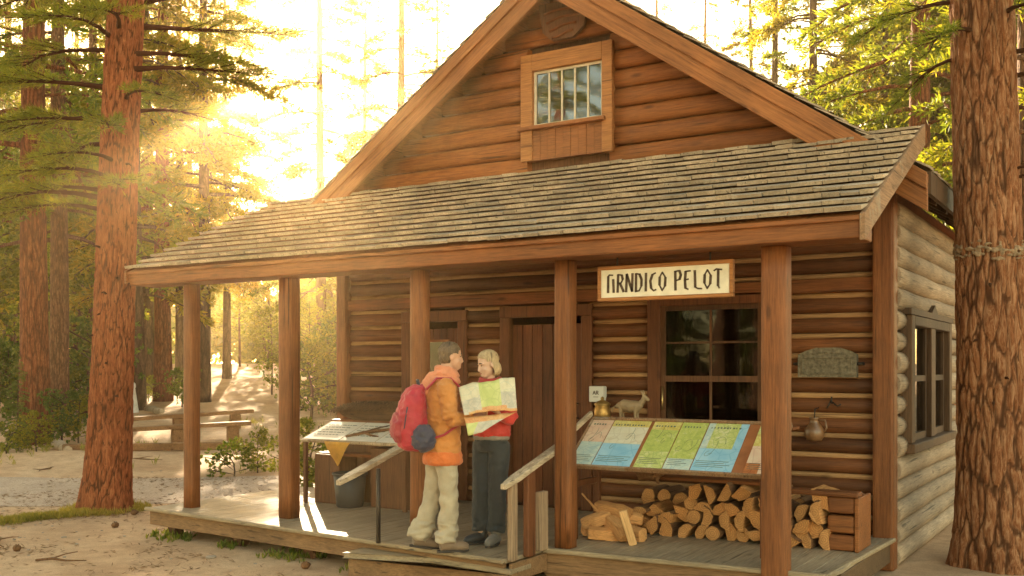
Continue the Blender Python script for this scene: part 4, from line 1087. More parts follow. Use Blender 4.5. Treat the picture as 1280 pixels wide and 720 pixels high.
# hair: short, dark, a shell over the skull with a hairline
def hair_shell(name, P, Rm, s, mat_, parent, low=-.02, dispf=None, extra=None, front=.06, lowcut=-.062):
    h = MB(); C_ = P(0,0,0)
    h.ell(P(0,-.018,.042), (.083*s,.098*s,.090*s), Rm, 22)
    h.ell(P(0,-.045,-.005), (.072*s,.060*s,.075*s), Rm, 18)
    if extra: extra(h, P, s, Rm)
    o = remeshed(name, h, .006, mat_, parent, dispf, 1)
    # cut the shell away from the face
    bm = bmesh.new(); bm.from_mesh(o.data); inv = Rm.transposed(); kill = []
    for v in bm.verts:
        q = inv @ (v.co - C_) / s
        if q.y > front-.012 + max(0, q.z-.055)*1.5 and q.z < .085: kill.append(v)
        elif q.y > -.005 and q.z < .030 and abs(q.x) > .0 and q.y > -.02+(.03-q.z)*-.2: kill.append(v)
        elif q.z < lowcut: kill.append(v)
    bmesh.ops.delete(bm, geom=kill, context='VERTS'); bm.to_mesh(o.data); bm.free(); return o
hairm = wood('dark brown hair', (.05,.032,.02), (.16,.11,.065), 'Z', .5, 1.5)
hair_shell('hair', Pm, Rm_m, 1.03, hairm, man, dispf=lambda c: .004*noise.noise(c*60)+.003*noise.noise(c*25))
# jacket
jk = MB()
def oval(mb, secs, n=28, mi=0):
    mb.ring([[ (cx+rx*math.cos(2*math.pi*j/n), cy+ry*math.sin(2*math.pi*j/n), z) for j in range(n)] for (cx, cy, z, rx, ry) in secs], mi, True, True)
oval(jk, [(0,.0,.80,.185,.145),(0,.0,.86,.195,.155),(0,0,.95,.185,.150),(0,.005,1.05,.175,.145),(0,.0,1.2,.195,.150),(0,-.005,1.34,.210,.145),(0,-.005,1.42,.195,.125),(0,0,1.47,.12,.095),(0,.01,1.50,.085,.08)])
for s in (1, -1):
    S_, E_, H_ = Vector(MSH[s]), Vector(MEL[s]), Vector(MHD[s])
    m1 = S_.lerp(E_, .5)+Vector((0,-.005,0)); m2 = E_.lerp(H_, .5)
    limb(jk, [S_+Vector((-s*.03,0,.01)), S_+Vector((0,0,-.02)), m1, E_+Vector((0,-.01,0))], [.07,.078,.070,.062], 16)
    limb(jk, [E_+Vector((0,-.015,.0)), E_.lerp(H_,.2), m2, E_.lerp(H_,.80), E_.lerp(H_,.93)], [.060,.062,.056,.050,.040], 16)
def wr(k, a, st=1): return lambda c: a*.8*noise.noise(Vector((c.x*k, c.y*k, c.z*k*st))) + a*1.3*(.30-abs(noise.noise(Vector((c.x*k*1.2+9+c.z*4, c.y*k*1.2, c.z*k*1.5*st)))))+ a*.3*noise.noise(Vector((c.x*k*4, c.y*k*4, c.z*k*4)))
jacket = remeshed('jacket', jk, .009, cloth('mustard jacket cloth', (.54,.20,.04), .7), man, wr(9, .014, 1.6), 1)
hm_ = MB(); oval(hm_, [(0,.0,.735,.190,.158),(0,.0,.75,.206,.170),(0,.0,.80,.208,.170),(0,0,.85,.196,.155)])
remeshed('jacket_hem', hm_, .009, cloth('orange shirt cloth', (.62,.15,.03), .8), man, wr(14, .010, 2), 1)
cl = MB()
for k, (z, rx, ry, th) in enumerate(((1.455,.125,.105,.034),(1.495,.105,.090,.032),(1.53,.088,.078,.026))):
    n = 20; pts = [(rx*math.cos(2*math.pi*j/n), .012+ry*math.sin(2*math.pi*j/n)+.01*k, z+.018*math.sin(2*math.pi*j/n*1+k)-.02*math.sin(2*math.pi*j/n)) for j in range(n+1)]
    cl.tube(pts, th, 10)
cl.cap((0,-.09,1.47),(0,-.13,1.38),.06,.075)
remeshed('hood', cl, .008, cloth('salmon hood cloth', (.66,.24,.12), .85, 12), man, wr(22, .010), 1)
# trousers: baggy
tr = MB()
for s in (1, -1):
    h, k, a = Vector(MHIP[s]), Vector(MKN[s]), Vector(MAN[s])
    pts = [h+Vector((0,0,.0)), h.lerp(k,.35), h.lerp(k,.8), k, k.lerp(a,.35), k.lerp(a,.7), a+Vector((0,-.012,.03)), a+Vector((0,-.015,-.015)) if s == 1 else a+Vector((0,-.04,-.03))]
    limb(tr, pts, [.092,.098,.088,.080,.080,.086,.094,.092] if s == 1 else [.092,.095,.085,.078,.08,.088,.095,.09], 18)
oval(tr, [(0,0,.84,.15,.115),(0,0,.9,.155,.12),(0,0,.97,.145,.115)])
fold = lambda c: .016*(.3-abs(noise.noise(Vector((c.x*9+c.z*5, c.y*9, c.z*10))))) + .010*noise.noise(Vector((c.x*7, c.y*7, c.z*11))) + .011*noise.noise(Vector((c.x*13+5, c.y*13, c.z*(30 if c.z < .25 else 16))))*(2.0 if c.z < .25 else 1)
remeshed('trousers', tr, .009, cloth('beige trouser cloth', (.43,.35,.24), .85), man, fold, 1)
bootm = cloth('tan boot leather', (.20,.13,.08), .6); solem = plain('dark sole', (.05,.04,.035), .8)
def boot(c, yaw, parent, mat_, lift=0, s=1.0):
    Rm = rotz(yaw) @ rotx(-lift); c = Vector(c)
    P = lambda x, y, z: c + Rm @ (Vector((x,y,z))*s)
    m_ = MB(); m_.tube([P(0,-.075,.05), P(0,-.02,.06), P(0,.05,.055), P(0,.12,.042), P(0,.165,.034)], [.040*s,.048*s,.046*s,.043*s,.026*s], 14); m_.tube([P(0,-.03,.06), P(0,-.035,.14)], [.048*s,.046*s], 14)
    o = remeshed('shoe', m_, .007, mat_, parent, None, 2)
    n = 18; ring = []
    for z in (0, .018):
        ring.append([P((.046 if math.sin(t) > -.3 else .038)*math.cos(t), .035+.135*math.sin(t), z) for t in [2*math.pi*j/n for j in range(n)]])
    m_ = MB(); m_.ring(ring, 0, True, True); m_.build('sole', solem, o)
boot((.10,.03,-.01), 0, man, bootm, s=1.05); boot((-.10,-.17,.005), 0, man, bootm, .15, s=1.05)

# ---- backpack worn on his back
bp = empty('backpack', man.location, man.rotation_euler.z, 'crimson rucksack with a round navy side pouch on the man\'s back', 'backpack')
red = cloth('crimson pack cloth', (.42,.018,.035), .6, 7); navy = cloth('navy pouch cloth', (.035,.035,.065), .6)
m_ = MB(); oval(m_, [(0,-.25,.86,.10,.07),(0,-.27,.90,.15,.115),(0,-.28,1.02,.165,.135),(0,-.275,1.18,.16,.13),(0,-.255,1.32,.14,.105),(0,-.23,1.40,.09,.07),(0,-.22,1.42,.05,.04)])
remeshed('main_bag', m_, .009, red, bp, wr(11, .016, 1.2), 1)
m_ = MB(); oval(m_, [(0,-.37,.93,.08,.04),(0,-.385,.99,.11,.065),(0,-.385,1.10,.115,.065),(0,-.37,1.18,.09,.045)]); remeshed('front_pocket', m_, .009, cloth('dark crimson cloth', (.30,.015,.03), .6), bp, wr(15, .012), 1)
m_ = MB(); m_.ell((.155,-.20,.97), (.075,.11,.12), None, 18); remeshed('side_pouch', m_, .009, navy, bp, wr(18, .014), 1)
for s in (1, -1):
    m_ = MB(); pts = [(s*.115,-.17,1.38),(s*.12,-.08,1.475),(s*.125,.04,1.475),(s*.135,.135,1.38),(s*.15,.165,1.24),(s*.185,.11,1.09),(s*.20,-.03,1.00),(s*.15,-.17,.95)]
    sp = []
    for i in range(len(pts)-1):
        for t in (0, .5): sp.append(Vector(pts[i]).lerp(Vector(pts[i+1]), t))
    sp.append(Vector(pts[-1]))
    rings = []
    for i, p in enumerate(sp):
        d = (sp[min(i+1,len(sp)-1)]-sp[max(i-1,0)]).normalized(); sd = Vector((1,0,0)); sd = (sd-d*sd.dot(d)).normalized(); nn = sd.cross(d)
        w = .032 if i < 9 else .018; h = .010
        rings.append([p+sd*w*math.cos(a)*1.0+nn*h*math.sin(a) for a in [2*math.pi*j/10 for j in range(10)]])
    m_.ring(rings, 0, True, True); m_.build('shoulder_strap', red if s == 1 else red, bp)
m_ = MB(); m_.tube([(-.03,-.21,1.41),(-.03,-.22,1.46),(.03,-.22,1.46),(.03,-.21,1.41)], .009, 8); m_.build('grab_handle', navy, bp)
m_ = MB(); m_.tube([(.13,-.36,1.05),(.14,-.34,1.2),(.10,-.31,1.34),(0,-.30,1.38),(-.10,-.31,1.34),(-.14,-.34,1.2)], .006, 6); m_.build('zip', navy, bp)

# ---- the woman, facing out of the porch, head turned down to the map
wx, wy = -2.47, -.235
wom = empty('person', (wx, wy, D+.012), math.atan2(-.985, .05)-math.pi/2 , 'blond woman in a red jacket and dark trousers, looking down at the map', 'person')
b = MB()
WHC = (0.0,.065,1.590)
Pw, Rm_w = head_mb(b, WHC, -.62, -.30, .98)
b.tube([(0,.0,1.38),(0,.02,1.45),(0,.04,1.54)], [.055,.047,.048], 14)
b.tube([(0,0,.88),(0,-.01,1.08),(0,0,1.25),(0,0,1.38)], [.12,.11,.13,.08], 16)
# her right side (x>0) is towards the man
WSH = {1: (.165,0,1.365), -1: (-.165,0,1.365)}; WEL = {1: (.22,.05,1.11), -1: (-.235,.055,1.11)}; WHD = {1: (.12,.235,1.10), -1: (-.20,.225,1.17)}
WHIP = {1: (.085,0,.90), -1: (-.085,0,.90)}; WKN = {1: (.090,.02,.48), -1: (-.075,.015,.48)}; WAN = {1: (.105,.0,.09), -1: (-.045,-.01,.09)}
for s in (1, -1):
    limb(b, [WSH[s], WEL[s]], [.040,.032]); limb(b, [WEL[s], WHD[s]], [.032,.021])
    limb(b, [WHIP[s], WKN[s]], [.085,.055]); limb(b, [WKN[s], WAN[s]], [.05,.034])
hand_mb(b, WHD[1], (-.2,1,.25), (-1,0,.6), (0,.3,1), .95); hand_mb(b, WHD[-1], (.1,.8,.45), (1,.1,.4), (.3,.5,1), .95)
remeshed('body', b, .0055, skinm('fair skin', (.68,.42,.30)), wom, None, 2)
face_details(Pw, Rm_w, wom, .98)
def bob(h, P, s, Rm):
    h.ell(P(0,-.050,-.045), (.082*s,.062*s,.080*s), Rm, 18)
    for sx in (-1, 1): h.ell(P(sx*.070,-.022,-.030), (.022*s,.040*s,.070*s), Rm, 12)
hair_shell('hair', Pw, Rm_w, 1.02, wood('blond hair', (.34,.22,.11), (.60,.45,.27), 'Z', .5, 2.2), wom, dispf=lambda c: .003*math.sin(math.atan2(c.y-.05, c.x)*34+c.z*20)+.003*noise.noise(c*40), front=.045, extra=bob, lowcut=-.105)
jk = MB(); oval(jk, [(0,.0,.955,.168,.135),(0,.0,1.0,.178,.142),(0,0,1.1,.168,.135),(0,.008,1.2,.182,.145),(0,.0,1.31,.188,.13),(0,-.002,1.37,.165,.11),(0,0,1.42,.10,.085),(0,.012,1.455,.075,.075)])
for s in (1, -1):
    S_, E_, H_ = Vector(WSH[s]), Vector(WEL[s]), Vector(WHD[s])
    limb(jk, [S_+Vector((-s*.03,0,.0)), S_+Vector((0,0,-.02)), S_.lerp(E_,.5), E_+Vector((0,-.01,0))], [.062,.070,.064,.058], 16)
    limb(jk, [E_+Vector((0,-.012,0)), E_.lerp(H_,.25), E_.lerp(H_,.6), E_.lerp(H_,.85), E_.lerp(H_,.95)], [.056,.058,.052,.046,.036], 16)
remeshed('jacket', jk, .009, cloth('red jacket cloth', (.60,.035,.025), .6), wom, wr(10, .012, 1.5), 1)
cl = MB()
for k, (z, rx, ry, th) in enumerate(((1.42,.095,.085,.026),(1.455,.082,.078,.022))):
    n = 20; cl.tube([(rx*math.cos(2*math.pi*j/n), .012+ry*math.sin(2*math.pi*j/n), z+.01*math.sin(4*math.pi*j/n+k)) for j in range(n+1)], th, 10)
remeshed('collar', cl, .008, cloth('dark red collar', (.40,.03,.025), .7), wom, wr(22, .007), 1)
hm_ = MB(); oval(hm_, [(0,.0,.925,.165,.13),(0,.0,.935,.172,.137),(0,0,.955,.174,.139),(0,0,.965,.170,.135)]); remeshed('jacket_hem', hm_, .009, cloth('grey hem', (.26,.22,.18), .8), wom, wr(14, .005), 1)
tr = MB()
for s in (1, -1):
    h, k, a = Vector(WHIP[s]), Vector(WKN[s]), Vector(WAN[s])
    limb(tr, [h, h.lerp(k,.35), h.lerp(k,.8), k, k.lerp(a,.35), k.lerp(a,.75), a+Vector((0,0,.05)), a+Vector((0,.005,.012))], [.098,.098,.086,.082,.080,.082,.084,.076], 18)
oval(tr, [(0,0,.82,.155,.12),(0,0,.89,.168,.128),(0,0,.96,.150,.118)])
remeshed('trousers', tr, .009, cloth('slate trouser cloth', (.024,.027,.029), .75), wom, lambda c: .009*noise.noise(Vector((c.x*8, c.y*8, c.z*7)))+.008*noise.noise(Vector((c.x*15, c.y*15, c.z*22)))*(1.8 if c.z < .2 else .7), 1)
blk = cloth('black shoe leather', (.035,.03,.028), .5)
boot((.115,.01,-.01), -.45, wom, blk, s=.98); boot((-.045,.02,-.01), .10, wom, cloth('grey shoe', (.16,.14,.12), .6), s=.98)

# ---- the folded-out map they hold
def lerp4(a, b, c, d, u, v): return (a.lerp(b, u)).lerp(d.lerp(c, u), v)
def pxw(px, py, d):
    lat = (px-640)/1262*d; x, y = c2w(lat, d); return Vector((x, y, CAMZ-(py-460)/1262*d))
MW = [pxw(580,520,8.34), pxw(646,515,8.42), pxw(643,474,8.54), pxw(573,485,8.46)]
mo = sum(MW, Vector())/4
mp_ = empty('paper_map', mo, 0, 'large unfolded paper trail map with a green area, held between the two hikers', 'map')
def sheet(fn, nu, nv, mats, mifn, name):
    vs = []; fs = []; mi = []
    for j in range(nv+1):
        for i in range(nu+1): vs.append(fn(i/nu, j/nv)-mo)
    for j in range(nv):
        for i in range(nu): a = j*(nu+1)+i; fs.append((a, a+1, a+nu+2, a+nu+1)); mi.append(mifn((i+.5)/nu, (j+.5)/nv))
    me = bpy.data.meshes.new(name); me.from_pydata([tuple(v) for v in vs], [], fs); me.polygons.foreach_set('material_index', mi); me.polygons.foreach_set('use_smooth', [True]*len(fs))
    o = link(name, me, mats, mp_); s = o.modifiers.new('t', 'SOLIDIFY'); s.thickness = .0015; return o
nrm = (MW[1]-MW[0]).cross(MW[3]-MW[0]).normalized()
def f1(u, v):
    p = lerp4(*MW, u, v); fold = abs(((u*4) % 1)-.5)*.030; sag = .012*math.sin(u*math.pi)
    return p + nrm*(fold+.02*math.sin(u*2.8)) + Vector((0,0,sag + .01*math.sin(u*9)*v))
man.scale = wom.scale = bp.scale = (.985,)*3
mats = [mapmat('cream map paper', [(.35,(.55,.47,.30)),(.6,(.68,.60,.42)),(.75,(.45,.45,.26))], 9, 2, (.45,.45,.35)), mapmat('green map paper', [(.3,(.42,.46,.13)),(.7,(.62,.60,.24))], 8, 3, (.4,.42,.15)), mapmat('orange map edge', [(.3,(.60,.22,.06)),(.7,(.70,.42,.18))], 14, 5, (.5,.2,.08)), mapmat('grey map paper', [(.3,(.42,.37,.28)),(.7,(.62,.54,.42))], 11, 7, (.35,.35,.3))]
def mif(u, v):
    if v < .12 and u > .1: return 2
    if v < .20 and .35 < u < .8: return 2
    if .34 < u < .72 and v > .16: return 1
    if u < .30: return 0 if v > .5 else 3
    return 0 if v > .55 else 3
sheet(f1, 32, 12, mats, mif, 'upper_sheet')
LW = [pxw(585,545,8.30), pxw(603,540,8.28), pxw(646,515,8.40), pxw(580,522,8.33)]
def f2(u, v):
    p = lerp4(*LW, u, v); return p + nrm*(.018*math.sin(v*3.1)+.012*abs(((u*3) % 1)-.5)) - nrm*.004
sheet(f2, 12, 8, [mats[3], mats[2], mats[1]], lambda u, v: 1 if v > .6 else (2 if u < .35 else 0), 'lower_sheet')

# ------------------------------------------------------------------ vegetation
class Leaves:
    def __init__(s): s.v = []
    def blades(s, C_, D_, k, L, w, spread, rg, droop=0.0):
        C_ = np.repeat(np.asarray(C_, float), k, 0); D_ = np.repeat(np.asarray(D_, float), k, 0); n = len(C_)
        if n == 0: return
        d = D_ + rg.normal(0, spread, (n,3)); d[:,2] -= droop; d /= np.linalg.norm(d, axis=1, keepdims=True)+1e-9
        r = rg.normal(0, 1, (n,3)); sd = np.cross(d, r); sd /= np.linalg.norm(sd, axis=1, keepdims=True)+1e-9
        LL = L*rg.uniform(.6, 1.25, (n,1)); ww = w*rg.uniform(.7, 1.3, (n,1))/2
        b = C_ + rg.normal(0, L*.12, (n,3)); mid = b+d*LL*.5; t = b+d*LL
        s.v.append(np.stack([b, mid+sd*ww, t, mid-sd*ww], 1).reshape(-1, 3))
    def mesh(s, name):
        v = np.concatenate(s.v).astype(np.float32); n = len(v)//4
        me = bpy.data.meshes.new(name); me.vertices.add(len(v)); me.vertices.foreach_set('co', v.ravel())
        me.loops.add(4*n); me.loops.foreach_set('vertex_index', np.arange(4*n, dtype=np.int32))
        me.polygons.add(n); me.polygons.foreach_set('loop_start', np.arange(0, 4*n, 4, dtype=np.int32))
        me.polygons.foreach_set('loop_total', np.full(n, 4, dtype=np.int32)); me.update(calc_edges=True); return me

def conifer(seed, H, r0, zlo, Lmax, nl, k=7, nl_len=.20, nw=.035, droop=.35, up=.15, gap=.0, limbs=None, zhi=None, bare=.35, crown=None, spread=.55, twig=.38):
    rg = np.random.default_rng(seed); rr = random.Random(seed); tm = MB(); lf = Leaves()
    crown = crown or (lambda t: (1-t)**.75*.9+.1)
    lean = (rr.uniform(-.012,.012), rr.uniform(-.012,.012))
    cx = lambda z: Vector((lean[0]*z+.03*math.sin(z*.5+seed), lean[1]*z, z))
    tr_ = lambda z: max(.02, r0*(1-z/H*.86))
    if limbs is None:
        zs = sorted(zlo+(H*.985-zlo)*((i+rr.random())/nl) for i in range(nl))
        limbs = [(z, rr.uniform(0, 6.283), Lmax*crown((z-zlo)/(H-zlo))*rr.uniform(.65, 1.15)) for z in zs]
    tm.tube([cx(-.2)]+[cx(H*i/14) for i in range(1, 15)], [r0*1.18]+[tr_(H*i/14) for i in range(1, 15)], 12, cap=False)
    C_, D_ = [], []
    for (z, az, L) in limbs:
        d = Vector((math.cos(az), math.sin(az), 0)); p0 = cx(z); u = up+rr.uniform(-.12,.12); dr = droop*rr.uniform(.7, 1.3)
        f = lambda t: p0 + d*L*t + Vector((0,0,L*(u*t-dr*t*t))) + Vector((-d.y, d.x, 0))*L*.06*math.sin(t*5+z)
        tm.tube([f(t) for t in (0,.25,.5,.75,1)], [max(.012,.022*L),.017*L,.012*L,.008*L,.003], 5, cap=False)
        nt_ = max(3, int(L*5.0))
        for i in range(nt_):
            t = bare+(1-bare)*(i+rr.random())/nt_; b = f(t); tg = (f(min(1,t+.05))-f(t-.05)).normalized()
            sgn = 1 if i % 2 else -1; side = Vector((-tg.y, tg.x, 0))*sgn
            tl = L*twig*(1.15-t)+.12; td_ = (tg*.75+side*rr.uniform(.5,1)+Vector((0,0,rr.uniform(-.15,.2)))).normalized()
            nc = max(2, int(tl/(nl_len*.55)))
            if tl > .25: tm.tube([b, b+td_*tl*.6], [.006+.002*L,.003], 3, cap=False)
            for j in range(nc):
                q = b+td_*tl*(j+.5)/nc - Vector((0,0,tl*.12*((j+.5)/nc)**2))
                C_.append(q); D_.append(td_+Vector((0,0,.15)))
        C_.append(f(1)); D_.append(d)
    lf.blades(C_, D_, k, nl_len, nw, spread, rg)
    return tm, lf
def broadleaf(seed, H, W, k=10, L=.13, w=.09, n=420, zlo=.25, r0=.09):
    rg = np.random.default_rng(seed); rr = random.Random(seed); tm = MB(); lf = Leaves()
    pts = [Vector((.15*math.sin(t*4+seed)*t, .12*math.cos(t*3)*t, H*.92*t)) for t in (0,.2,.4,.6,.8,1)]
    tm.tube([Vector((0,0,-.15))]+pts[1:], [r0, r0*.85, r0*.7, r0*.5, r0*.3, .01], 8, cap=False); C_, D_ = [], []
    nb = max(10, n//16)
    for i in range(nb):
        z = H*(zlo+(1-zlo)*((i+rr.random())/nb)*.97); az = rr.uniform(0, 6.283); t = (z/H-zlo)/(1-zlo)
        L_ = W*(math.sin(math.pi*min(1, .18+t*.82))**.7)*rr.uniform(.55, 1.1)+.15
        d = Vector((math.cos(az), math.sin(az), rr.uniform(.15,.6))).normalized(); p0 = Vector((0,0,z*.92))
        tm.tube([p0, p0+d*L_*.6, p0+d*L_], [r0*.22,.012,.004], 4, cap=False)
        for j in range(16):
            q = p0+d*L_*rr.uniform(.35,1.05)+Vector((rr.gauss(0,1), rr.gauss(0,1), rr.gauss(0,.8)))*L_*.17
            C_.append(q); D_.append((rr.gauss(0,.6), rr.gauss(0,.6), rr.gauss(0,.4)))
    lf.blades(C_, D_, k, L, w, .8, rg); return tm, lf
def tree_thing(name, tm, lf, bm_, lm_, label, cat, group=None, crown='crown'):
    e = empty(name, (0,0,0), 0, label, cat, group)
    tm.build('trunk', bm_, e); link(crown, lf.mesh(crown), lm_, e); return e

def set_at(o, x, y, rz=0, s=1, dz=0):
    o.location = (x, y, hgt(x, y)+dz); o.rotation_euler = (0,0,rz); o.scale = (s,s,s)

# detailed trunk with furrowed bark
def bark_trunk(path, rfun, zmax, zfine, m_, parent, seed, n=110, kx=9.0, kz=2.1, depth=.03, dz=.03):
    att = []
    zs = []; z = -.15
    while z < zfine: zs.append(z); z += dz
    while z < zmax: zs.append(z); z += .5
    rings = []
    for z in zs:
        c = path(z); r = rfun(z); rg = []
        for j in range(n):
            a = 2*math.pi*j/n; x, y = math.cos(a), math.sin(a)
            fl = 1.0
            if z < .7: fl += .13*(1-max(0,z)/.7)**2*(math.sin(a*5+seed)*.5+.5+.4*math.sin(a*3+seed*2))
            R0 = .30
            q = Vector((x*R0*kx + .25*noise.noise(Vector((x*2, y*2, z*3+seed))), y*R0*kx, z*kz+seed*3))
            q += Vector((noise.noise(q*1.5), noise.noise(q*1.5+Vector((7,0,0))), 0))*.35
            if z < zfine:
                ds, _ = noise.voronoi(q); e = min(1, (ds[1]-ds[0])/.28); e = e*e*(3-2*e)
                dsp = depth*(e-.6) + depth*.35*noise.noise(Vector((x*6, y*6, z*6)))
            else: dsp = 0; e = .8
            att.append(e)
            rr_ = r*fl + dsp
            rg.append((c[0]+x*rr_, c[1]+y*rr_, z))
        rings.append(rg)
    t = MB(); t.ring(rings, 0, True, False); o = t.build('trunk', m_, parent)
    a_ = o.data.attributes.new('furrow_tone', 'FLOAT', 'POINT'); a_.data.foreach_set('value', att); return o

def near_pine(name, x, y, label, path, rfun, seed, bmat, limbs, H=24, lmat=None, **kw):
    e = empty(name, (x, y, hgt(x,y)), 0, label, 'pine tree')
    bark_trunk(path, rfun, H, 8.5, bmat, e, seed, **kw)
    rg = np.random.default_rng(seed); rr = random.Random(seed); tm = MB(); lf = Leaves(); C_, D_ = [], []
    for (z, az, L, dr) in limbs:
        wa = math.atan2(AY, AX)+az      # az: 0 = to the right seen from the camera, counterclockwise
        d = Vector((math.cos(wa), math.sin(wa), 0)); c = path(z); p0 = Vector((c[0], c[1], z))
        f = lambda t: p0 + d*(rfun(z)*.7+L*t) + Vector((0,0,L*(.16*t-dr*t*t))) + Vector((-d.y,d.x,0))*L*.08*math.sin(t*4+z*3)
        tm.tube([f(t) for t in (0,.2,.4,.6,.8,1)], [.016+.014*L,.012+.010*L,.010+.007*L,.008+.004*L,.008,.004], 7, cap=False)
        nt_ = int(L*9)+3
        for i in range(nt_):
            t = .25+.75*(i+rr.random())/nt_; b = f(t); tg = (f(min(1,t+.05))-f(t-.05)).normalized()
            side = Vector((-tg.y,tg.x,0))*(1 if i % 2 else -1); tl = (L*.34*(1.2-t)+.12)*rr.uniform(.7,1.2)
            td_ = (tg*.8+side*rr.uniform(.4,1)+Vector((0,0,rr.uniform(-.1,.25)))).normalized()
            tm.tube([b, b+td_*tl*.5, b+td_*tl], [.008,.006,.003], 4, cap=False)
            nc = max(3, int(tl/.045))
            for j in range(nc):
                q = b+td_*tl*(.15+.9*(j+.5)/nc)-Vector((0,0,tl*.15*((j+.5)/nc)**2)); C_.append(q); D_.append(td_+Vector((0,0,.25)))
        C_.append(f(1)); D_.append(d)
    lf.blades(C_, D_, 13, .115, .0075, .55, rg)
    for i in range(9):
        z = rr.uniform(1.2, 4.6); wa = rr.uniform(-2.6, .2); d = Vector((math.cos(wa), math.sin(wa), rr.uniform(-.1,.3))); c = path(z); p0 = Vector((c[0], c[1], z)); r_ = rfun(z)*.85; L_ = rr.uniform(.06,.22)
        sm_ = MB(); sm_.tube([p0+d*r_, p0+d*(r_+L_*.6), p0+d*(r_+L_)+Vector((0,0,-L_*.2))], [.018,.012,.004], 6, cap=False); sm_.build('dead_stub', bmat, e)
    tm.build('limb', bmat, e); link('crown', lf.mesh('crown'), lmat or M['needle'], e); return e

rr = random.Random(3)
# A: the big red pine left of the porch
ax_, ay_ = c2w(-5.27, 13.1)
limbsA = []
for z, az, L, dr in ((4.2,-1.2,.8,.3),(4.5,-1.9,1.1,.3),(4.75,2.7,1.4,.3),(4.9,-1.3,.9,.35),(5.0,-2.6,1.4,.3),(5.2,.4,1.1,.2),(5.3,-.8,1.0,.3),(5.8,-2.4,1.6,.3),(5.9,.1,1.5,.2),(6.2,-1.5,1.3,.35),(6.5,2.9,1.8,.3),(6.6,-.3,1.6,.25),(3.75,2.9,1.5,.30),(4.05,3.5,1.7,.34),(4.3,-2.2,1.3,.3),(4.15,3.1,1.25,.2),(3.9,-2.7,1.2,.3),(4.5,-.5,.9,.3),(5.1,3.0,1.6,.25),(5.35,-1.6,1.0,.35),(5.5,3.4,1.9,.3),(5.7,.2,1.7,.1),(5.6,-1.2,.9,.3),(6.0,2.8,1.8,.3),(6.1,-2.0,1.4,.3),(6.3,.3,2.0,.15),(6.4,-.9,1.3,.3),(6.7,3.2,1.8,.3),(6.8,-1.7,1.4,.3),(7.0,0,1.9,.25),(7.2,2.4,1.8,.3),(7.4,-2.6,1.7,.35)):
    limbsA.append((z, az, L, dr)) if rr.random() < .72 else None
for i in range(22): limbsA.append((7.6+i*.65, rr.uniform(-3.1,3.1), rr.uniform(1.4,2.4), .3))
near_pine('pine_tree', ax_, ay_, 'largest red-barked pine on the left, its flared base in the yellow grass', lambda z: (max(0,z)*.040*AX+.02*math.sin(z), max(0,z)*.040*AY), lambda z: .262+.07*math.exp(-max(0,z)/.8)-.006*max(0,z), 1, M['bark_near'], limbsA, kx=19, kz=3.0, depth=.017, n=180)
# right: the huge flaky pine in front of the side wall
bx_, by_ = c2w(4.55, 9.45)
limbsR = [(4.75,2.75,.55,.75),(4.95,-2.5,.7,.6),(4.55,-.6,.8,.35),(4.8,-.2,1.0,.4),(5.1,-1.1,.8,.5),(4.3,.1,.9,.35),(5.3,2.9,.9,.5),(5.4,-2.1,.9,.55),(5.5,-.4,1.2,.4),(5.7,-1.6,1.0,.5)]
for i in range(18): limbsR.append((6.1+i*.7, rr.uniform(-3.1,3.1), rr.uniform(1.0,2.0), .35))
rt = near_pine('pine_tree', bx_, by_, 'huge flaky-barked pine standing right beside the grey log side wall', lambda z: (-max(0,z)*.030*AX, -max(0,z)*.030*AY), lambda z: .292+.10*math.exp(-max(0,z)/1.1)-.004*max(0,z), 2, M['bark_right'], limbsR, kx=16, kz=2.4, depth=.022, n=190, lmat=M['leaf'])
lich = plain('pale lichen', (.25,.165,.095), .95, 0, .35, 20, .4)
for zc in (2.93,):
    lm_ = MB(); cx_ = -zc*.030*AX; cy_ = -zc*.030*AY
    for j in range(150):
        a = rr.uniform(-3.1, .6); r = .300-.004*zc+rr.uniform(-.012,.006); t = .5+.5*noise.noise(Vector((a*3, zc, 1)))
        lm_.ell((cx_+r*math.cos(a), cy_+r*math.sin(a), zc+.02*math.sin(a*2)+rr.gauss(0,.020+.035*t)), (rr.uniform(.014,.03), rr.uniform(.014,.03), rr.uniform(.008,.02)), n=8)
    remeshed('lichen_ring', lm_, .008, lich, rt, lambda c: .006*noise.noise(c*45), 1)

# mid-distance trees: own labels
T_tall = [conifer(s, 26, .30, 5.5, 3.3, 80, k=6, nl_len=.24, nw=.045, droop=.42, up=.10) for s in (11, 12)]
T_sparse = [conifer(s, 22, .20, 3.0, 2.5, 96, k=9, nl_len=.20, nw=.045, droop=.38, up=.05, bare=.3) for s in (13, 14)]
T_fir = [conifer(s, 13, .16, .6, 2.6, 92, k=9, nl_len=.20, nw=.042, droop=.30, up=.05, bare=.15, spread=.6) for s in (15, 16)]
T_leafy = [broadleaf(s, 8.5, 2.3, k=9, L=.15, w=.10, n=620) for s in (21, 22)]
T_tleaf = [broadleaf(s, 17, 3.6, k=13, L=.20, w=.12, n=1700, zlo=.16, r0=.2) for s in (23, 24)]
T_gold = [conifer(s, 24, .22, 4.8, 3.4, 100, k=7, nl_len=.22, nw=.05, droop=.35, up=.08, bare=.2, spread=.6, twig=.42) for s in (17, 18)]
T_shrub = [broadleaf(s, 1.5, .75, k=14, L=.07, w=.04, n=380, zlo=.05, r0=.03) for s in (25, 26)]
T_low = [broadleaf(s, .7, .55, k=12, L=.06, w=.04, n=150, zlo=.02, r0=.02) for s in (27,)]
B_ = {}
def proto(key, i):
    return B_[(key, i)]
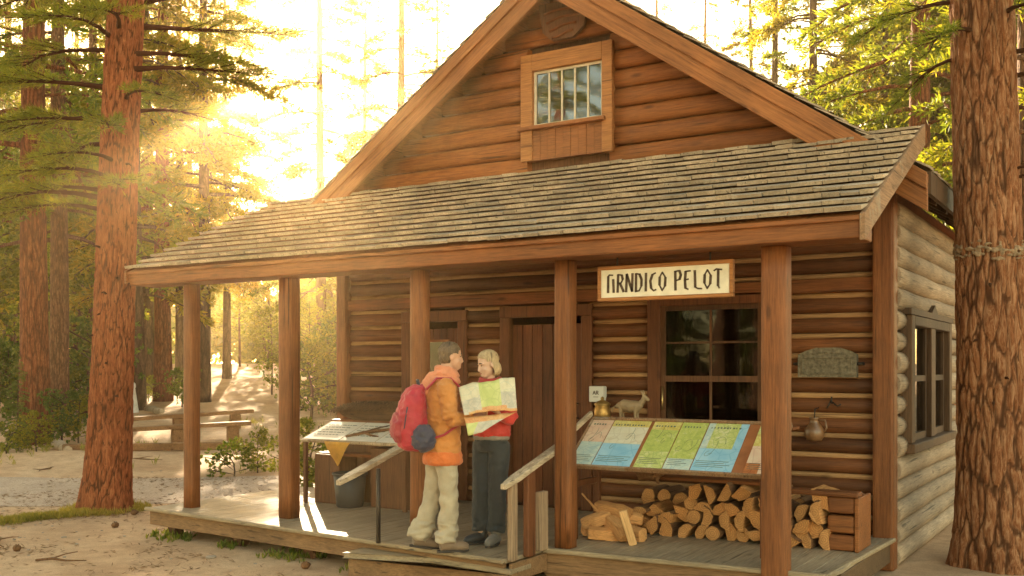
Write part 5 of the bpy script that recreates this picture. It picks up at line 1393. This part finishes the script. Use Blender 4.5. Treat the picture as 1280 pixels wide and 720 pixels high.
def mk(key, i, tl, bm_, lm_, cat):
    e = tree_thing({'tall':'pine_tree','sparse':'pine_tree','fir':'fir_tree','leafy':'leafy_tree','gold':'pine_tree','tleaf':'leafy_tree','shrub':'shrub','low':'shrub'}[key], tl[i][0], tl[i][1], bm_, lm_, 'x', cat); B_[(key, i)] = e; e['used'] = 0
for i in (0, 1):
    mk('tall', i, T_tall, M['bark_grey' if i else 'bark_red'], M['needle'], 'pine tree')
    mk('sparse', i, T_sparse, M['bark_far'], M['needle_suntint' if i else 'needle'], 'pine tree')
    mk('fir', i, T_fir, M['bark_far'], M['needle' if i else 'leaf_dark'], 'fir tree')
    mk('leafy', i, T_leafy, M['bark_far'], M['leaf'], 'tree')
    mk('gold', i, T_gold, M['bark_far'], M['needle_suntint' if i else 'leaf'], 'pine tree')
    mk('tleaf', i, T_tleaf, M['bark_far'], M['leaf'], 'tree')
    mk('shrub', i, T_shrub, M['bark_far'], M['leaf' if i else 'leaf_dark'], 'shrub')
mk('low', 0, T_low, M['bark_far'], M['leaf'], 'shrub')
def plant(key, i, lat, d, s=1.0, label=None, group=None, rz=None):
    p = B_[(key, i)]
    if p['used'] == 0: o = p; p['used'] = 1
    else:
        o = copy_tree(p)
    x, y = c2w(lat, d); set_at(o, x, y, rz if rz is not None else rr.uniform(0, 6.28), s)
    if label: o['label'] = label
    elif group: o['label'] = group[1]
    if group: o['group'] = group[0]
    elif 'group' in o: del o['group']
    return o
def ratio(px): return (px-640)/1262
# individually recognisable ones (px, distance)
def bigred(px, d, s, lab, i=0): return plant('tall', i, ratio(px)*d, d, s, lab)
bigred(42, 22.5, 1.08, 'thick red-barked pine at the far left behind the young fir')
bigred(73, 24.5, .82, 'brown-barked pine trunk touching the thick red one at the far left', 1)
bigred(203, 33.5, .98, 'slim straight reddish pine seen between the big trunk and the first porch post')
bigred(118, 36, .9, 'thin dark pine trunk just left of the big red trunk', 1)
bigred(502, 36, .80, 'tall pine with bare straight trunk in the bright sky left of the gable', 1)
bigred(1150, 23, 1.0, 'reddish pine rising behind the porch roof corner on the right')
plant('sparse', 0, ratio(402)*40, 40, 1.15, 'thin pine with short drooping limbs rising beside the left end of the gable roof')
plant('sparse', 1, ratio(455)*52, 52, 1.0, 'short golden conifer between the thin pine and the gable roof')
plant('sparse', 0, ratio(548)*46, 46, .85, 'small pine half hidden by the left slope of the gable roof')
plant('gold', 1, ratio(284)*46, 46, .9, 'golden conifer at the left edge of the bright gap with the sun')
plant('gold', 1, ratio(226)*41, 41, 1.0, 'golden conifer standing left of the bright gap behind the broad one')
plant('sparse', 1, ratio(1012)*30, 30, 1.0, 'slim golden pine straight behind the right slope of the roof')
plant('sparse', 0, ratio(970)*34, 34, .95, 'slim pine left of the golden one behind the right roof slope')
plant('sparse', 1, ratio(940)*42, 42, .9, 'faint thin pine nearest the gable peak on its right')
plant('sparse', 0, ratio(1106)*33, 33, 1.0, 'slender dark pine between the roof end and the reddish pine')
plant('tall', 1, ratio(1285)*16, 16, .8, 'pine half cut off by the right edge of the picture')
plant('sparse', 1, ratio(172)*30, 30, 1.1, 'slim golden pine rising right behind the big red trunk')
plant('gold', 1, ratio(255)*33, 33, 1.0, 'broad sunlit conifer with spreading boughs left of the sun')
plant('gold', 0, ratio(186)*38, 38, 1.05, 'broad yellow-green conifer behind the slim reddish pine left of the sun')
# young plants close to the road
plant('fir', 0, ratio(22)*21.3, 21.3, .155, 'dark green young fir in front of the far left trunks')
plant('shrub', 1, ratio(46)*20.2, 20.2, .55, 'rounded grey-green shrub at the foot of the far left trunks')
plant('low', 0, ratio(8)*20.4, 20.4, .9, 'low shrub at the left edge beside the young fir')
plant('shrub', 1, ratio(98)*22.5, 22.5, .7, 'light green shrub between the brown trunk and the big red trunk')
plant('shrub', 0, ratio(78)*22.4, 22.4, .8, 'tall loose shrub growing at the foot of the brown trunk')
plant('shrub', 1, ratio(322)*17.8, 17.8, .50, 'bright yellow-green shrub between the first and second porch posts')
plant('low', 0, ratio(292)*17.2, 17.2, .8, 'low yellow shrub left of the bright one near the first porch post')
plant('shrub', 1, ratio(388)*14.9, 14.9, .72, 'leafy green shrub behind the left display table')
plant('low', 0, ratio(412)*13.8, 13.8, .9, 'low green plant at the cabin corner behind the display table')
g_shr = ('shrubs along the edge of the far wood', 'leafy shrub in the row at the far edge of the clearing')
for px in list(range(-30, 150, 18))+[190, 222]+list(range(390, 470, 15)):
    d = rr.uniform(27, 34) if px > 170 else rr.uniform(25, 33)
    plant('shrub', rr.randrange(2), ratio(px+rr.uniform(-8,8))*d, d, rr.uniform(.9,1.9)*(1 if px < 170 or px > 310 else .55), None, g_shr)
g_leaf = ('leafy young trees behind the clearing', 'leafy young tree in the green thicket beyond the clearing')
for px, d, s in [(-20,34,1.0),(20,38,1.1),(60,33,.9),(95,40,1.1),(130,35,.9),(165,44,1.0),(262,68,.9),(300,58,.85),(335,55,.8),(362,52,.7),(395,56,.9),(430,52,.95),(455,46,.8),(350,30,.30),(418,29,.36),(150,58,1.0),(385,33,.42),(440,27,.45),(340,36,.42),(-60,30,1.1)]:
    plant('leafy', rr.randrange(2), ratio(px)*d, d, s, None, g_leaf)
g_tl = ('tall leafy trees in the upper forest', 'tall leafy tree filling the forest canopy behind the trunks')
for px, d, s in [(24,46,.95),(100,50,.9),(830,54,1.0),(1045,44,.9),(1128,36,.9),(1175,30,.9),(1232,28,.9),(1290,24,.85),(905,58,1.0)]:
    plant('tleaf', rr.randrange(2), ratio(px)*d, d, s, None, g_tl)
g_fir = ('conifers in the forest background', 'bushy dark conifer in the forest behind the clearing and cabin')
g_tall = ('tall pines in the forest background', 'tall pine in the forest behind the clearing and cabin')
for px, d, s in [(-40,40,1.2),(20,52,1.1),(80,58,1.2),(150,66,1.2),(440,60,.9),(470,52,.75),(330,72,.75),(370,75,.8),
                 (600,60,.9),(680,60,1.0),(760,55,1.0),(860,48,.9),(900,44,1.0),(960,52,1.1),(1030,46,1.1),(1075,40,1.05),(1120,36,1.05),(1165,30,1.0),(1180,44,1.4),(1215,36,1.3),(1290,30,1.3),(1330,40,1.4)]:
    plant('fir', rr.randrange(2), ratio(px)*d, d, s, None, g_fir)
for px, d, s in [(-30,30,1.0),(12,44,1.0),(96,56,1.0),(236,60,.9),(540,62,.7),(455,58,.72),(590,70,.7),(820,50,.8),(880,58,.9),(1060,48,1.0),(1090,60,1.1),(1135,50,1.1),(1190,34,1.0),(1235,28,.95),(1262,40,1.1),(1310,34,1.0)]:
    plant('tall', rr.randrange(2), ratio(px)*d, d, s, None, g_tall)
# a few pines behind the viewer, mirrored in the gable window
g_back = ('pines behind the viewer mirrored in the gable window', 'tall pine standing behind the viewer, mirrored in the gable window')
for lat, d in ((-16,-4),(-20,-9),(-26,-2),(-13,-14),(-30,4),(-22,-18),(-34,-8)):
    plant('tall', rr.randrange(2), lat, d, 1.1, None, g_back)
g_bf = ('unseen firs added behind the viewer to darken the porch window', 'unseen fir added behind the viewer so the porch window mirrors dark trees')
for wx_, wy_, s in ((-8,-26,1.0),(-11,-30,1.1),(-14,-27,1.0),(-17,-33,1.2),(-12.5,-36,1.2),(-20,-38,1.2),(-6,-33,1.1)):  # unseen firs added to darken the reflection in the porch window
    la, dd = w2c(wx_, wy_); plant('fir', rr.randrange(2), la, dd, s, None, g_bf)
for k, p in B_.items():
    if p['used'] == 0: print('unused', k)
    del p['used']
for o in bpy.data.objects:
    if 'used' in o: del o['used']
# far wood as one mass
rg = np.random.default_rng(5); lf = Leaves(); C_ = []
for i in range(9000):
    px = rg.uniform(-250, 1500); d = rg.uniform(78, 105); la = ratio(px)*d; x, y = c2w(la, d)
    top = 9.5+4.5*noise.noise(Vector((la*.16, 0, 2)))+2*noise.noise(Vector((la*.6, 3, 2)))
    if px > 480: top *= .8
    if 250 < px < 440: top *= .75
    C_.append((x, y, 2+rg.uniform(0, 1)**.8*top))
lf.blades(C_, np.tile((0,0,.3), (len(C_),1)), 6, .9, .5, .9, rg)
o = link('far_wood', lf.mesh('far_wood'), M['leaf']); tag(o, 'hazy far wood closing off the clearing', 'wood', None, 'stuff')

# grasses and ground litter
def tufts(name, spots, L, w, k, m_, label, cat):
    rg = np.random.default_rng(len(spots)); lf = Leaves()
    C_ = np.array([(x, y, hgt(x,y)) for x, y in spots]); lf.blades(C_, np.tile((0,0,1.0), (len(C_),1)), k, L, w, .42, rg)
    lf.v[0][:,2] = np.maximum(lf.v[0][:,2], -1)
    o = link(name, lf.mesh(name), m_); return tag(o, label, cat, None, 'stuff')
sp = []
for i in range(900):
    t = rr.random(); d = 11.75+1.25*t+rr.gauss(0,.10); la = -6.35+1.2*t+rr.gauss(0,.07); sp.append(c2w(la, d))
for i in range(220):
    a = rr.uniform(0, 6.28); r = rr.uniform(.36,.55); sp.append((ax_+r*math.cos(a), ay_+r*math.sin(a)))
tufts('grass', sp, .085, .008, 9, M['grass'], 'short yellow-green grass in a strip at the foot of the big red pine', 'grass')
sp = []
for i in range(190):
    x = rr.uniform(-7.0,-3.7); sp.append((x, front_edge(x)+rr.uniform(-.10,.25)*(1 if rr.random()<.8 else 2)))
tufts('weeds', [s for s in sp if noise.noise(Vector((s[0]*1.6,0,5))) > -.08], .075, .020, 6, M['leaf'], 'low weeds growing along the shaded edge of the porch deck', 'weeds')
sp = []
for i in range(500):
    la = rr.uniform(-12, -2); d = rr.uniform(17.6, 27); 
    if noise.noise(Vector((la*.8, d*.5, 1))) > .18: sp.append(c2w(la, d))
tufts('dry_tufts', sp, .16, .014, 10, M['grass'], 'sparse dry tufts dotted over the sandy bank beyond the road', 'grass')
# needles, twigs and pebbles on the ground
lf = Leaves(); C_, D_ = [], []
for i in range(9000):
    la = rr.uniform(-7.5, 1.0); d = rr.uniform(7.5, 17.0); x, y = c2w(la, d)
    if -7.0 < x < .5 and y > front_edge(x)-.3: continue
    if noise.noise(Vector((x*.7, y*.7, 9))) < -.05 and rr.random() < .8: continue
    a = rr.uniform(0, 6.28); C_.append((x, y, hgt(x,y)+.006)); D_.append((math.cos(a), math.sin(a), .02))
lf.blades(C_, D_, 3, .075, .007, .22, rg)
o = link('needle_litter', lf.mesh('needle_litter'), plain('dry needles', (.20,.11,.05), .9)); tag(o, 'brown needle litter and bark bits scattered over the ground', 'litter', None, 'stuff')
pb = MB()
for i in range(520):
    la = rr.uniform(-8, 1.0); d = rr.uniform(8, 19); x, y = c2w(la, d)
    if -7.1 < x < .6 and y > front_edge(x)-.35: continue
    s = rr.uniform(.007,.024)*(1 if rr.random() < .93 else 1.8); pb.ell((x, y, hgt(x,y)+s*.2), (s*rr.uniform(.8,1.5), s, s*.6), rotz(rr.random()*6), 6)
o = pb.build('pebbles', plain('pebble', (.34,.27,.21), .85, 0, .3, 30)); tag(o, 'small pebbles scattered over the dirt and gravel', 'pebbles', None, 'stuff')

# ------------------------------------------------------------------ light, sky, haze, camera
SUN_EL = R(SUNEL_DEG); sdir = Vector((-.74, .717, 0)).normalized()
w = bpy.data.worlds.new('World'); sc.world = w; w.use_nodes = True; nt = w.node_tree
bg = nt.nodes['Background']; sk = nt.nodes.new('ShaderNodeTexSky'); sk.sky_type = 'NISHITA'; sk.sun_disc = False
sk.sun_elevation = SUN_EL; sk.sun_rotation = math.atan2(sdir.x, sdir.y)
sk.air_density = 1.0; sk.dust_density = 1.2; sk.ozone_density = .6; sk.altitude = 600
tint = mixc(nt, 1.0, sk.outputs[0], TINT, 'MULTIPLY')
nt.links.new(tint, bg.inputs['Color']); bg.inputs['Strength'].default_value = SKY
L = bpy.data.lights.new('sun', 'SUN'); L.energy = SUN; L.angle = R(.53); L.color = (1.0, .79, .52)
lo = bpy.data.objects.new('sun', L); COL.objects.link(lo)
sv = Vector((sdir.x*math.cos(SUN_EL), sdir.y*math.cos(SUN_EL), math.sin(SUN_EL)))
lo.rotation_euler = sv.to_track_quat('Z', 'Y').to_euler(); lo.location = (-30, 30, 20)
if HAZE > 0:
    hb = MB(); hb.box(-95, 60, -25, 110, -1.5, 42); m = bpy.data.materials.new('forest haze'); m.use_nodes = True; nt = m.node_tree
    nt.nodes.remove(nt.nodes['Principled BSDF']); pv = nt.nodes.new('ShaderNodeVolumePrincipled')
    pv.inputs['Color'].default_value = (1.0, .72, .38, 1); pv.inputs['Density'].default_value = HAZE; pv.inputs['Anisotropy'].default_value = HAZE_G
    nt.links.new(pv.outputs[0], nt.nodes['Material Output'].inputs['Volume'])
    o = hb.build('haze', m); tag(o, 'golden haze hanging in the forest air', 'haze', None, 'stuff')
cd = bpy.data.cameras.new('camera'); cam = bpy.data.objects.new('camera', cd); COL.objects.link(cam); sc.camera = cam
cam.location = (CAMX, CAMY, CAMZ); cam.rotation_euler = (R(90), 0, math.atan2(AY, AX)); cd.lens = 36*1262/1280; cd.sensor_width = 36
cd.shift_y = 100/1280; cd.clip_end = 1500; cd.clip_start = .05
vs_ = sc.view_settings; vs_.view_transform = 'Standard'; vs_.look = 'None'; vs_.gamma = 1; vs_.use_curve_mapping = False; vs_.exposure = EXPO
sc.cycles.use_denoising = True; sc.cycles.max_bounces = 8; sc.cycles.volume_bounces = 0; sc.cycles.transparent_max_bounces = 12
sc.cycles.sample_clamp_indirect = 6; sc.cycles.caustics_reflective = False; sc.cycles.caustics_refractive = False
